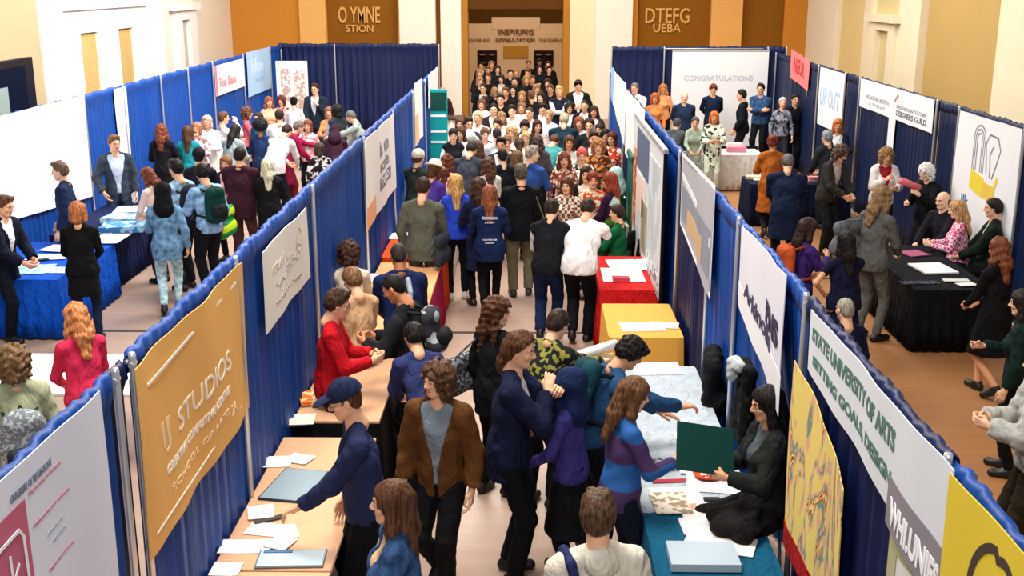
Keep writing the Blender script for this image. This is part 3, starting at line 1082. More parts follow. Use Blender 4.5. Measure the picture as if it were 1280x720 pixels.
def handbag(who, side, label, col, size=1., strap=True, off=(0, 0, 0), cat='bag', name='shoulder_bag'):
    e0, J, a = who
    FREE[e0.name] = False
    sd = 1 if side == 'R' else -1
    c = V(sd * .27, -.02, J['P'][2] - .08) + V(*off)
    w = toworld(e0, a, c)
    e = empty(name, label, cat, w, a)
    h = .014 if w.y < 12 else .02
    k = size
    v, q = isurf([C((0, -.11 * k, -.09 * k), (0, .11 * k, -.09 * k), .075 * k, None, .06, flat=((1, 0, 0), .6)), C((0, -.10 * k, .06 * k), (0, .10 * k, .06 * k), .06 * k, None, .06, flat=((1, 0, 0), .6))], h, noise=(25, .004))
    put('bag_body', new_mesh('bag', v, q, None, True, 1), cloth_mat(col), e)
    if strap:
        S = J['S' + side] - c + V(-sd * .03, 0, .055)
        pr = [C((0, -.1 * k, .1 * k), S + V(0, -.03, 0), .010, None, .0), C((0, .1 * k, .1 * k), S + V(0, .05, -.02), .010, None, .0), C(S + V(0, -.03, 0), S + V(0, .05, -.02), .012, None, .005)]
        v, q = isurf(pr, .009)
        put('strap', new_mesh('strap', v, q, None, True, 1), cloth_mat(col), e)
    return e
# ------------------------------------------------------------------ the hall
XL, XR, XOL, XOR = -1.96, 1.63, -7.2, 6.1       # curtain lines
WL, WR, YB = -9.3, 8.5, 36.0                     # building walls


def struct(o, kind='structure'):
    o['kind'] = kind
    return o


FLOOR_M = mat('#9d8171', 'floor', None, '#b39a8a')
o = MB().box(-11, 3.0, 1.5, 50, -.2, 0).build('floor', FLOOR_M); struct(o)
o = MB().box(3.0, 11, 1.5, 50, -.2, 0).build('floor', mat('#8f5f38', 'floor', None, '#b07c4c')); struct(o)
o = MB().box(-11, 3.0, 13.35, 13.43, -.001, .004).build('trim_1', mat('#4c443e', 'wood')); struct(o)
o = MB().box(-11, 3.0, 22.35, 22.43, -.001, .004).build('trim_2', mat('#4c443e', 'wood')); struct(o)

WHT = mat('#f6f3ea', 'wall'); CRM = mat('#efe4c6', 'wall'); BEI = mat('#b3a07a', 'wall'); YEL = mat('#c2a265', 'wall')
ORG = mat('#cf8a35', 'wall'); BRN = mat('#8c5a18', 'wall'); LOR = mat('#eeb56a', 'wall')
HT = 7.0


def wall(name, x0, x1, y0, y1, z0, z1, m):
    return struct(MB().box(x0, x1, y0, y1, z0, z1, bev=.012).build(name, m))


# left wall, from the camera backwards
wall('wall_left', WL - .5, WL, 2, 21.8, 0, HT, BEI)
b = MB().box(WL - .5, WL + .05, 21.8, 23.7, 0, HT)
b.box(WL - .5, WL + .05, 24.7, 25.92, 0, HT).box(WL - .5, WL + .05, 26.9, 29.2, 0, HT)
b.box(WL - .5, WL + .05, 23.7, 24.7, 3.16, HT).box(WL - .5, WL + .05, 25.92, 26.9, 3.16, HT)
b.box(WL - .5, WL + .05, 23.7, 24.7, 0, .9).box(WL - .5, WL + .05, 25.92, 26.9, 0, .9)
struct(b.build('wall_left', WHT))
wall('wall_left', WL - .5, WL - .02, 23.6, 27.0, .8, 3.3, YEL)
wall('trim_3', WL, WL + .12, 22.9, 27.9, 3.62, 3.70, WHT)
wall('wall_left', WL - .5, WL, 29.2, 36.3, 0, HT, mat('#eee3cf', 'wall'))
b = MB()
b.box(WL - .02, WL + .14, 30.0, 30.5, 0, 3.2).box(WL - .02, WL + .14, 31.2, 31.8, 0, 3.2).box(WL - .02, WL + .14, 30.0, 31.8, 3.201, 3.449)
b.box(WL - .02, WL + .22, 29.8, 32.0, 3.45, 3.62)
struct(b.build('trim_4', WHT))
wall('wall_left', WL - .1, WL + .02, 30.5, 31.2, 0, 3.2, mat('#c9c4ba', 'wall'))
# right wall
wall('wall_right', WR, WR + .5, 2, 21.3, 0, HT, CRM)
wall('wall_right', WR + .18, WR + .6, 21.3, 25.6, 0, HT, YEL)
b = MB().box(WR, WR + .5, 25.6, 27.1, 0, HT); struct(b.build('wall_right', CRM))
b = MB().box(WR - .10, WR + .3, 27.1, 27.5, 0, 3.05).box(WR - .10, WR + .3, 28.5, 29.0, 0, 3.05).box(WR - .10, WR + .3, 27.1, 29.0, 3.051, 3.249).box(WR - .2, WR + .3, 26.9, 29.2, 3.25, 3.42)
struct(b.build('trim_5', CRM))
wall('wall_right', WR + .05, WR + .5, 27.1, 29.0, 0, HT, mat('#d9c995', 'wall'))
wall('wall_right', WR, WR + .5, 29.0, 29.9, 0, HT, CRM)
wall('wall_right', WR + .15, WR + .5, 29.9, 32.6, 0, HT, mat('#e6cf95', 'wall'))
wall('wall_right', WR, WR + .5, 32.6, 36.3, 0, HT, mat('#f2ead6', 'wall'))
# far wall
segs = [(WL, -7.16, .0, ORG), (-7.16, -6.34, -.12, LOR), (-6.34, -4.12, .15, BRN), (-4.12, -4.05, .0, LOR), (-4.05, -2.94, -.25, WHT), (-2.94, -2.78, .2, BRN),  # narrow brown strip between the white pilasters is a painted-in shadow
        (-2.78, -2.15, -.25, WHT), (1.2, 1.98, -.1, CRM), (1.98, 3.12, -.25, WHT), (3.12, 3.3, .0, ORG), (3.3, 5.55, .15, BRN), (5.55, 6.5, -.10, LOR),
        (6.5, 7.8, .12, BRN), (7.8, WR, .0, ORG)]
for x0, x1, dy, m in segs:
    wall('wall_back', x0, x1, YB + dy, YB + .6, 0, HT, m)
wall('trim_6', -2.15, -1.95, YB - .05, YB + .5, 0, HT, mat('#b07c34', 'wall'))
wall('trim_7', 1.0, 1.2, YB - .05, YB + .5, 0, HT, mat('#b07c34', 'wall'))
wall('trim_8', -2.15, 1.2, YB + .1, YB + .5, 3.35, HT, mat('#5a3a14', 'wall'))
# lobby behind the opening
wall('wall_back', -5, 4, 46, 46.3, 0, HT, mat('#6b4516', 'wall'))
wall('wall_left', -3.3, -3.0, YB + .6, 46, 0, HT, BRN)
wall('wall_right', 1.9, 2.2, YB + .6, 46, 0, HT, BRN)
b = MB().box(-2.75, -1.0, 45.85, 46, 1.6, 1.68); struct(b.build('trim_9', mat('#2c1c10', 'wood')))


def text_mesh(name, txt, size, mats, parent=None, depth=.004, extrude_bold=0.0, fit=None):
    """writing as a mesh, lying in its local XY plane and facing +Z"""
    cu = bpy.data.curves.new('t', 'FONT')
    cu.body = txt; cu.size = size; cu.align_x = 'LEFT'; cu.extrude = depth; cu.offset = extrude_bold
    cu.resolution_u = 3
    o = bpy.data.objects.new('t', cu)
    COL.objects.link(o)
    dg = bpy.context.evaluated_depsgraph_get()
    me = bpy.data.meshes.new_from_object(o.evaluated_get(dg))
    bpy.data.objects.remove(o)
    me.materials.clear(); me.materials.append(None)
    me.name = name
    if fit and len(me.vertices):
        xs = [v.co.x for v in me.vertices]; ys = [v.co.y for v in me.vertices]
        w, h = max(xs) - min(xs), max(ys) - min(ys)
        sx, sy = fit[0] / max(w, 1e-4), (fit[1] / max(h, 1e-4) if fit[1] else fit[0] / max(w, 1e-4))
        x0, y0 = min(xs), min(ys)
        for v in me.vertices:
            v.co.x = (v.co.x - x0) * sx; v.co.y = (v.co.y - y0) * sy
    return put(name, me, mats, parent)


# carved names on the two brown panels of the far wall
for (cx, rows, lab) in ((-5.33, (('O YMNE', 1.30, .50, 2.93), ('STION', .85, .22, 2.66)), 'raised pale gold letters on the brown panel left of the far doorway'),
                        (4.22, (('DTEFG', 1.36, .46, 2.93), ('UEBA', .85, .26, 2.66)), 'raised pale gold letters on the brown panel right of the far doorway')):
    e = empty('wall_lettering', lab, 'lettering', (cx, YB + .14, 0))
    for t, w, h, z in rows:
        o = text_mesh('letters', t, .4, mat('#e0b068', 'paper'), e, .03, 0.004, fit=(w, h))
        o.rotation_euler = (PI / 2, 0, 0); o.location = (-w / 2, -.01, z)


def drape(name, a, b, ztop, m, label, group, seed=0, z0=.03, amp=.022, lam=.19, bow=0., thick=.006, top_wob=.012):
    """a gathered hanging curtain between two poles, its header ruffled above the rod"""
    a, b = Vector((*a, 0)), Vector((*b, 0))
    L = (b - a).length; d = (b - a) / L; nrmv = Vector((d.y, -d.x, 0))
    nu = max(8, int(L / .022)); rnd = random.Random(seed)
    hs = [0, .12, .3, .5, .7, .85, .93, .948, .968, .99, 1.0, .99, .965, .945]
    sl = [0, 0, 0, 0, 0, 0, 0, .017, .024, .020, .0, -.020, -.024, -.018]
    sg = 1 if (a - b).x + (b - a).y > 0 else -1
    ph = [rnd.uniform(0, 6.28) for _ in range(6)]
    v = []
    for j, hz in enumerate(hs):
        for i in range(nu + 1):
            s = L * i / nu
            wv = math.sin(2 * PI * s / lam + 1.2 * math.sin(s * 2.1 + ph[0]) + ph[1]) + .5 * math.sin(2 * PI * s / (lam * .43) + ph[2] + hz * 1.5)
            am = amp * (1.15 - .55 * hz) * (.8 + .3 * math.sin(s * 3 + ph[3]))
            if j >= 7: am = amp * .10
            off = am * wv + sl[j] + bow * math.sin(PI * i / nu) * (1 - hz)
            z = z0 + (ztop + .03 - z0) * hz
            if j >= 8:
                z += top_wob * .5 * math.sin(s * 37 + ph[4]) + .010 * math.sin(s * 9 + ph[5]); off += .006 * math.sin(s * 47 + ph[3]) + .004 * math.sin(s * 83)
            if j == 0: z += .008 * math.sin(s * 9)
            p = a + d * s + nrmv * off
            v.append((p.x, p.y, z))
    q = []
    for j in range(len(hs) - 1):
        for i in range(nu):
            k = j * (nu + 1) + i
            q.append((k, k + 1, k + nu + 2, k + nu + 1))
    o = put(name, new_mesh(name, v, q, None, True, 1), m)
    md = o.modifiers.new('thickness', 'SOLIDIFY'); md.thickness = thick; md.offset = 0
    return tag(o, label, 'curtain', group)


PM = mat('#d5d9dd', 'metal', .3)


def pole(x, y, label, group, h=2.46, r=.019):
    e = empty('curtain_pole', label, 'pole', (x, y, 0), 0, group)
    MB().lathe([(r, .01), (r, h - .02), (r * .8, h)], n=12).build('upright', PM, e, smooth=True)
    MB().box(-.20, .20, -.20, .20, 0, .012, bev=.004).build('base_plate', PM, e)
    MB().tube([(0, -.03, h - .06), (0, .03, h - .06)], .014, 8).build('hook', PM, e)
    return e


BLUE = mat('#084394', 'drape'); NAVY = mat('#0b1a4a', 'drape'); DNAVY = mat('#0b1d42', 'drape')
G_L, G_R, G_OL, G_OR = 'blue curtains of the left centre row', 'blue curtains of the right centre row', 'blue curtains along the left wall side', 'navy curtains along the right wall side'
# left centre row
ys = [1.6, 3.3, 4.94]
yl = [5.2, 7.2, 9.9, 13.1, 15.9, 18.7, 20.9, 23.2]
DL = ['blue curtain panel behind the orange banner', 'blue curtain panel behind the cream sketch banner', 'long blue curtain panel between the cream banner and the logo banner',
      'blue curtain panel behind the white logo banner', 'blue curtain panel just beyond the white logo banner', 'blue curtain panel behind the narrow white far banner', 'last blue curtain panel of the left centre row, behind the teal display']
drape('curtain', (XL, 1.7), (XL, 4.94), 2.42, BLUE, 'blue curtain panel behind the pale lilac banner in the bottom left corner', G_L, 1)
drape('curtain', (XL - .03, 4.98), (XL - .03, 5.19), 2.40, NAVY, 'narrow curtain strip coloured navy for shade in the gap left of the orange banner', G_L, 9)  # navy colour stands for curtain cloth lying in shadow
for i in range(7):
    drape('curtain', (XL, yl[i]), (XL, yl[i + 1]), 2.43, BLUE, DL[i], G_L, 10 + i)
PLb = ['nearest silver pole in the bottom left corner', 'silver pole at the near edge of the orange banner', 'silver pole at the far edge of the orange banner', 'silver pole just beyond the cream sketch banner',
       'silver pole at the near edge of the white logo banner', 'silver pole at the far edge of the white logo banner', 'silver pole at the narrow white far banner', 'silver pole before the teal display', 'last silver pole of the left centre row']
for y, lb in zip([4.97] + yl, PLb):
    pole(XL + .03, y, lb, 'poles of the left centre row')


def rod(a, b, z, label, group):
    e = MB().tube([(a[0], a[1], z), (b[0], b[1], z)], .013, 8).build('crossbar', PM, smooth=True)
    return tag(e, label, 'rail', group)


rod((XL, 1.7), (XL, 4.94), 2.40, 'crossbar carrying the nearest left centre curtain', 'crossbars')
rod((XL, 5.2), (XL, 23.2), 2.41, 'long crossbar carrying the left centre row of blue curtains', 'crossbars')
# right centre row
yr = [1.7, 4.04, 6.35, 8.55, 9.94, 12.1, 16.0, 19.6, 23.2]
DR = ['blue curtain panel behind the yellow scroll banner at bottom right', 'blue curtain panel, darkened for shade, behind the long pale banner', 'blue curtain panel behind the white script banner',
      'bare blue curtain panel between the white script banner and the grey banner', 'blue curtain panel behind the grey framed banner', 'blue curtain panel behind the display board',
      'blue curtain panel behind the white hanging cloth', 'last blue curtain panel of the right centre row']
for i in range(8):
    drape('curtain', (XR, yr[i]), (XR, yr[i + 1]), 2.41, BLUE if i not in (1, 4, 6) else NAVY, DR[i], G_R, 30 + i, bow={2: .42, 3: .1}.get(i, 0))  # panel behind the long pale banner takes navy as painted shade
PRb = ['silver pole between the long pale banner and yellow scroll banner', 'silver pole at the far end of the long pale banner', 'silver pole at the far edge of the white script banner', 'silver pole at the near edge of the grey framed banner',
       'silver pole between the grey banner and the display board', 'silver pole behind the far edge of the display board', 'silver pole at the white hanging cloth', 'last silver pole of the right centre row']
for y, lb in zip(yr[1:], PRb):
    pole(XR - .03, y, lb, 'poles of the right centre row')
rod((XR, 1.7), (XR, 23.2), 2.39, 'long crossbar carrying the right centre row of blue curtains', 'crossbars')
# left outer row, facing the left booths
yo = [10, 14.0, 18.2, 20.0, 22.1, 23.9, 25.8, 28.6, 31.6, 33.0]
DO = ['blue curtain at the left frame edge, behind the near part of the big white banner', 'blue curtain behind the far part of the big white banner', 'blue curtain beside the big white banner, before the white strip', 'blue curtain just beyond the white strip',
      'second blue curtain beyond the white strip', 'third blue curtain beyond the white strip', 'blue curtain behind the white and pink sign', 'blue curtain behind the pale blue poster', 'blue curtain in the far left corner']
for i in range(9):
    drape('curtain', (XOL, yo[i]), (XOL, yo[i + 1]), 2.40, BLUE, DO[i], G_OL, 50 + i)
for y, lb in zip(yo[1:], ['behind the big white banner', 'at the far edge of the big white banner', 'beyond the white strip', 'second beyond the white strip', 'third beyond the white strip', 'at the near edge of the pink edged sign',
                          'at the near edge of the pale blue poster', 'at the far edge of the pale blue poster', 'in the far left corner']):
    pole(XOL + .05, y, 'silver pole of the left wall row, ' + lb, 'poles of the left wall row')
rod((XOL, 10), (XOL, 33), 2.39, 'long crossbar carrying the curtains of the left wall row', 'crossbars')
# far left back row
drape('curtain', (XOL, 33), (-5.6, 33), 2.44, NAVY, 'navy curtain of the far left back row, behind the standing poster', 'far left back curtains', 70)
drape('curtain', (-5.6, 33), (-2.66, 33), 2.44, NAVY, 'wide navy curtain of the far left back row, right of its pole', 'far left back curtains', 71)
pole(-5.6, 32.94, 'silver pole in the middle of the far left back curtains', 'poles of the far left back row')
pole(-2.62, 32.94, 'silver pole at the right end of the far left back curtains', 'poles of the far left back row')
rod((XOL, 33), (-2.62, 33), 2.43, 'crossbar of the far left back curtains', 'crossbars')
# right outer row
yo = [11, 14.0, 16.2, 17.1, 21.2, 22.2, 24.3, 28.6]
DOR = ['navy curtain at the right frame edge, near the crown logo banner', 'navy curtain behind the crown logo banner', 'navy curtain between the crown logo banner and the text banner', 'dark navy curtain under the long text banner',
       'navy curtain between the text banner and the white poster', 'navy curtain behind the white and blue poster', 'navy curtain beside the pink sign']
for i in range(7):
    drape('curtain', (XOR, yo[i]), (XOR, yo[i + 1]), 2.46, DNAVY, DOR[i], G_OR, 80 + i)
for y, lb in zip(yo[1:], ['behind the crown logo banner', 'at the far edge of the crown logo banner', 'at the near end of the text banner', 'at the far end of the text banner', 'at the near edge of the blue lettered poster', 'beside the pink sign', 'in the far right corner']):
    pole(XOR - .05, y, 'silver pole of the right wall row, ' + lb, 'poles of the right wall row', h=2.5)
rod((XOR, 11), (XOR, 28.6), 2.45, 'long crossbar carrying the curtains of the right wall row', 'crossbars')
# far right back row
drape('curtain', (2.0, 28.7), (3.3, 28.7), 2.6, NAVY, 'navy curtain left of the white backdrop', 'far right back curtains', 90)
drape('curtain', (3.3, 28.75), (5.75, 28.75), 2.6, NAVY, 'navy curtain behind the white backdrop', 'far right back curtains', 91)
drape('curtain', (5.75, 28.7), (6.3, 28.7), 2.6, NAVY, 'navy curtain right of the white backdrop', 'far right back curtains', 92)
for x, lb in ((2.0, 'left end'), (3.3, 'left side of the backdrop'), (5.85, 'right side of the backdrop'), (6.3, 'right end')):
    pole(x, 28.62, 'silver pole of the far right back curtains, ' + lb, 'poles of the far right back row', h=2.63)
rod((2.0, 28.7), (6.3, 28.7), 2.58, 'crossbar of the far right back curtains', 'crossbars')


# ------------------------------------------------------------------ banners
class Panel:
    """a hanging sheet on a curtain line; u runs to the viewer's right as it is read, v upwards"""
    def __init__(s, name, label, cat, X, ya, yb, z0, z1, side, m, group=None, thick=.006, off=.05, wavy=.008, corners=None, mb=None):
        # side = +1: faces +X (left rows), read from near to far; -1: faces -X, read from far to near
        k = (abs(X) - off) / {XL: 1.91, XR: 1.63}.get(X, abs(X))
        if X in (XL, XR):
            ya, yb, z0, z1 = ya * k, yb * k, CAM_H - (CAM_H - z0) * k, CAM_H - (CAM_H - z1) * k
        s.e = empty(name, label, cat, (X + side * off, min(ya, yb) if side > 0 else max(ya, yb), z0), 0, group)
        s.side = side; s.W = abs(yb - ya); s.H = z1 - z0
        s.M = Matrix(((0, 0, side, 0), (side, 0, 0, 0), (0, 1, 0, 0), (0, 0, 0, 1)))
        # local u,v,w -> parent: y = side*u, z = v, x = side*w
        s.cor = corners
        s.wavy = wavy
        s.main = None; s.top = .0072
        s.main = s.sheet('sheet', 0, s.W, 0, s.H, m, 0, thick)

    def w(s, u, v):
        return s.wavy * (math.sin(u * 5 + v * 2) + .5 * math.sin(u * 11 + 1))

    def pt(s, u, v, w):
        if s.cor:   # bilinear outline: (v offset bottom-left, bottom-right, top-right, top-left)
            a = u / s.W; b = v / s.H
            v = v + (s.cor[0] * (1 - a) + s.cor[1] * a) * (1 - b) + (s.cor[3] * (1 - a) + s.cor[2] * a) * b
        return (s.side * (w + s.w(u, v)), s.side * u, v)

    def sheet(s, name, u0, u1, v0, v1, m, w=0, thick=.002, label=None, parent=None, poly=None):
        if w > 0: s.top = max(s.top, w + .0032)
        nu = max(2, int((u1 - u0) / .08)); nv = max(2, int((v1 - v0) / .12))
        vv = []; q = []
        for k in (0, 1):
            for j in range(nv + 1):
                for i in range(nu + 1):
                    vv.append(s.pt(u0 + (u1 - u0) * i / nu, v0 + (v1 - v0) * j / nv, w + k * thick))
        n = (nu + 1) * (nv + 1)
        for j in range(nv):
            for i in range(nu):
                a = j * (nu + 1) + i
                q.append((a, a + nu + 1, a + nu + 2, a + 1)); q.append((n + a, n + a + 1, n + a + nu + 2, n + a + nu + 1))
        for i in range(nu):
            q.append((i, i + 1, n + i + 1, n + i)); t = nv * (nu + 1) + i
            q.append((t + 1, t, n + t, n + t + 1))
        for j in range(nv):
            a = j * (nu + 1); b = a + nu + 1
            q.append((b, a, n + a, n + b)); a += nu; b += nu
            q.append((a, b, n + b, n + a))
        o = put(name, new_mesh(name, vv, q, None, True, 1), m, parent or s.main or s.e)
        if s.side < 0: o.data.flip_normals()
        try:
            o.data.set_sharp_from_angle(angle=D(40))
        except Exception:
            pass
        if label: o['label'] = label
        return o

    def _map(s, o):
        me = o.data
        for v in me.vertices:
            v.co = Vector(s.pt(v.co.x, v.co.y, v.co.z + s.top))
        o.location = (0, 0, 0)

    def text(s, txt, u, v, w, h, m, bold=0., name='lettering'):
        o = text_mesh(name, txt, max(h, .05), m, s.main, .002, bold, fit=(w, h))
        for vt in o.data.vertices:
            vt.co.x += u; vt.co.y += v
        s._map(o)
        if s.side < 0: o.data.flip_normals() if False else None
        return o

    def strip(s, pts, width, m, name='line', closed=False, w=.009):
        pts = [Vector(p) for p in pts]
        if closed: pts = pts + [pts[0]]
        vv = []; q = []
        for i, p in enumerate(pts):
            a = pts[max(i - 1, 0)]; b = pts[min(i + 1, len(pts) - 1)]
            if closed and i in (0, len(pts) - 1): a = pts[-2]; b = pts[1]
            d = (b - a).normalized(); n = Vector((-d.y, d.x)) * width / 2
            for k, (sg, ww) in enumerate(((1, w), (-1, w), (-1, w - .004), (1, w - .004))):
                vv.append(s.pt(p.x + n.x * sg, p.y + n.y * sg, ww))
        for i in range(len(pts) - 1):
            a = i * 4
            for k in range(4):
                q.append((a + k, a + (k + 1) % 4, a + 4 + (k + 1) % 4, a + 4 + k))
        q.append((0, 1, 2, 3)); q.append((len(vv) - 1, len(vv) - 2, len(vv) - 3, len(vv) - 4))
        return put(name, new_mesh(name, vv, q, None, False, 1), m, s.main)


def arc(cx, cy, rx, ry, a0, a1, n=24):
    return [(cx + rx * math.cos(D(a0 + (a1 - a0) * i / n)), cy + ry * math.sin(D(a0 + (a1 - a0) * i / n))) for i in range(n + 1)]


WP = mat('#f4f7fb', 'paper'); INK = mat('#2c2f3a', 'paper'); GREYI = mat('#9aa3ab', 'paper')
# lilac banner, bottom left
p = Panel('hanging_banner', 'pale lilac white banner with a rose square emblem, bottom left corner', 'banner', XL, 2.2, 4.70, 1.10, 2.45, 1, mat('#e4e9f8', 'paper'))
p.text('UNIVERSITY OF TECHNOLOGY', 1.60, 1.235, .36, .032, mat('#7d8a9c', 'paper'))
for u, v, w in ((1.74, 1.20, .30), (1.75, 1.06, .34), (1.84, .82, .25)):
    p.text('Engineering and sciences', u, v, w, .022, mat('#d79aa8', 'paper'))
for u, v, w in ((1.86, .97, .15), (1.9, .92, .12)):
    p.text('open to all', u, v, w, .018, mat('#b3bccb', 'paper'))
p.sheet('emblem_square', 1.28, 1.70, .72, 1.21, mat('#c4687f', 'paper'), .008, label='rose coloured emblem square')
p.strip([(1.40, .76), (1.40, 1.08), (1.43, 1.12), (1.62, 1.12), (1.65, 1.08), (1.65, .78), (1.62, .75), (1.43, .75)], .014, WP, 'emblem_frame', True, .016)
p.strip([(1.53, 1.06), (1.53, .82)], .012, WP, 'emblem_stem', False, .016)
p.strip([(1.47, 1.0), (1.53, .95), (1.59, 1.0)], .012, WP, 'emblem_branch', False, .016)
p.strip([(1.45, .84), (1.62, .84)], .012, WP, 'emblem_foot', False, .016)
# orange banner
p = Panel('hanging_banner', 'orange banner with white lettering and white rules on the left centre curtain', 'banner', XL, 5.12, 7.27, 1.38, 2.40, 1, mat('#efb768', 'paper'), wavy=.012)
WT = mat('#fbf1e2', 'paper')
p.strip([(.16, .88), (2.0, .92)], .016, WT, 'upper_rule')
p.strip([(.10, .10), (1.9, .10)], .012, WT, 'lower_rule')
p.text('IJ', .34, .42, .13, .18, mat('#f4d9ae', 'paper'), .0, 'monogram')
p.text('STUDIOS', .62, .44, 1.08, .13, WT, .0)
p.text('CREATIVE COMPUTING CENTRE', .36, .30, 1.25, .055, WT, .003)
p.text('SCHOOL OF ARTS', .42, .18, 1.15, .04, mat('#f4d8b0', 'paper'))
p.text('2A', 1.62, .14, .12, .07, mat('#f4d8b0', 'paper'))
# cream sketch banner
p = Panel('hanging_banner', 'cream banner with a faint grey pencil sketch on the left centre curtain', 'banner', XL, 7.80, 9.46, 1.73, 2.34, 1, mat('#f3efe6', 'paper'))
rr = random.Random(4)
for k in range(7):
    x = .35 + rr.random() * .5; y = .18 + rr.random() * .12
    p.strip([(x + t * .09, y + .05 * math.sin(t * 1.3 + k) + t * .022) for t in range(7)], .006, mat('#b9b3a9', 'paper'), 'sketch_line')
p.strip(arc(1.25, .42, .10, .10, 20, 330), .012, mat('#c9a98f', 'paper'), 'emblem_ring')
p.text('natural', .3, .36, .42, .10, mat('#d9d2c2', 'paper'))
p.text('Society for Design', .35, .10, .95, .05, mat('#bcb6ab', 'paper'))
# white logo banner
p = Panel('hanging_banner', 'white banner with grey logo block and orange foot on the left centre curtain', 'banner', XL, 12.95, 15.85, 1.38, 2.42, 1, mat('#f7f7f4', 'paper'))
p.sheet('orange_corner', 0, .9, 0, .26, mat('#f0b184', 'paper'), .007)
p.text('la te', 1.25, .66, .95, .20, mat('#8d939a', 'paper'), .004)
p.text('scrie', 1.25, .46, .95, .16, mat('#8d939a', 'paper'), .004)
p.sheet('grey_block', 1.2, 2.35, .24, .40, mat('#7f868e', 'paper'), .008)
p.text('STUDIO', 1.3, .28, .9, .09, WP)
# narrow far banner
p = Panel('hanging_banner', 'narrow white banner with a sand coloured foot, far end of left centre row', 'banner', XL, 18.7, 20.1, 1.55, 2.56, 1, mat('#f7f6f2', 'paper'))
p.sheet('sand_foot', 0, .7, 0, .5, mat('#e9c39a', 'paper'), .007)
# white drape end + teal roll-up
p = Panel('hanging_banner', 'white cloth over the far end of the left centre curtain above the teal display', 'banner', XL, 21.3, 23.6, 1.9, 2.5, 1, mat('#fbfbfb', 'paper'))
# left wall row
p = Panel('hanging_banner', 'very large blank white banner on the left wall curtain', 'banner', XOL, 11.0, 18.2, .85, 2.44, 1, mat('#f8f8fa', 'paper'), corners=(.45, -.05, 0, 0))
p = Panel('hanging_banner', 'tall narrow white cloth strip between two left wall curtains', 'banner', XOL, 19.55, 20.12, .1, 2.40, 1, mat('#f1f3f7', 'paper'))
p = Panel('hanging_sign', 'white sign with pink side strip and red lettering on the left wall curtain', 'sign', XOL, 25.9, 28.6, 1.66, 2.34, 1, mat('#fbf3ee', 'paper'))
p.sheet('pink_edge', 0, .16, 0, .68, mat('#e87a90', 'paper'), .007)
p.text('Rue Bara', .35, .16, 1.5, .22, mat('#ee8a93', 'paper'), .006)
p = Panel('hanging_poster', 'pale blue poster in the far left corner curtain', 'poster', XOL, 28.9, 31.5, 1.35, 2.46, 1, mat('#a9cdf0', 'paper'))
p.text('blue', .5, .55, 1.3, .35, mat('#c6e0f8', 'paper'), .006)
p.text('study', .9, .25, .9, .2, mat('#87aede', 'paper'), .004)
# right centre row
p = Panel('hanging_banner', 'white banner with dark script lettering and pale lower half on the right centre curtain', 'banner', XR, 8.5, 6.98, 1.70, 2.40, -1, mat('#e6e6f2', 'paper'), corners=(.08, -.22, 0, 0))
p.sheet('white_foot', .0, 1.52, .0, .20, mat('#f3f3f8', 'paper'), .007)
p.text('Arkinolle', .22, .18, .95, .12, mat('#4a4560', 'paper'), .003)
p.text('PNS', .92, .28, .46, .14, mat('#3c3850', 'paper'), .006)
# long banner
p = Panel('hanging_banner', 'long pale grey banner with green lettering and a grey plate on the right centre curtain', 'banner', XR, 6.28, 4.06, 1.98, 2.38, -1, mat('#dde3ea', 'paper'), corners=(.04, -.12, 0, 0), off=.06)
p.text('STATE UNIVERSITY OF ARTS', .08, .22, 1.45, .085, mat('#5d7d74', 'paper'), .003)
p.text('SETTING GOALS, DESIGN', .12, .07, 1.40, .075, mat('#5d7d74', 'paper'), .003)
p.sheet('grey_plate', 1.50, 2.22, -.06, .13, mat('#8d8790', 'paper'), .008, label='grey plate with white letters')
p.text('WHI.UNIES', 1.56, -.03, .56, .10, WP, .004)
# yellow scroll banner
p = Panel('hanging_banner', 'yellow banner with dark scrollwork in the bottom right corner', 'banner', XR, 4.04, 2.6, 1.75, 2.38, -1, mat('#e3c93f', 'paper'), off=.065)
SC = mat('#4a4038', 'paper')
p.strip(arc(.50, .44, .075, .065, -110, 130, 14) + arc(.46, .30, .20, .22, 100, 300, 20), .034, SC, 'scroll')
p.strip(arc(.55, .17, .10, .11, 230, -40), .030, SC, 'scroll')
p.strip(arc(.80, .17, .11, .11, 190, -60), .030, SC, 'scroll')
p.strip(arc(1.06, .20, .10, .10, 200, -100), .030, SC, 'scroll')
# white paper banner below the grey plate, hanging on the curtain
p = Panel('hanging_poster', 'white sheet with olive border and fine print below the long pale banner', 'poster', XR, 4.62, 3.7, 1.05, 1.90, -1, mat('#dfe0dc', 'paper'), off=.05)
p.sheet('olive_border', .0, .92, .70, .80, mat('#a9a77c', 'paper'), .007)
p.sheet('olive_side', .0, .10, .0, .70, mat('#b5b38c', 'paper'), .007)
for k in range(9):
    p.text('terms and dates of the annual fair', .18, .60 - k * .055, .66, .022, mat('#8f918e', 'paper'))
# floral cloth
p = Panel('hanging_cloth', 'yellow cloth with a dense floral pattern and red hem on the right centre curtain', 'cloth', XR, 6.55, 5.35, .80, 1.98, -1, mat('#e6c552', 'floral'), off=.07, wavy=.015, corners=(0, 0, -.28, .0))
p.sheet('red_hem', .0, 1.2, -.04, .12, mat('#a3171a', 'fabric'), .009)
p.strip([(.02, .14), (.3, .10), (.45, .02), (.6, .12)], .03, mat('#e8a02a', 'paper'), 'orange_band')
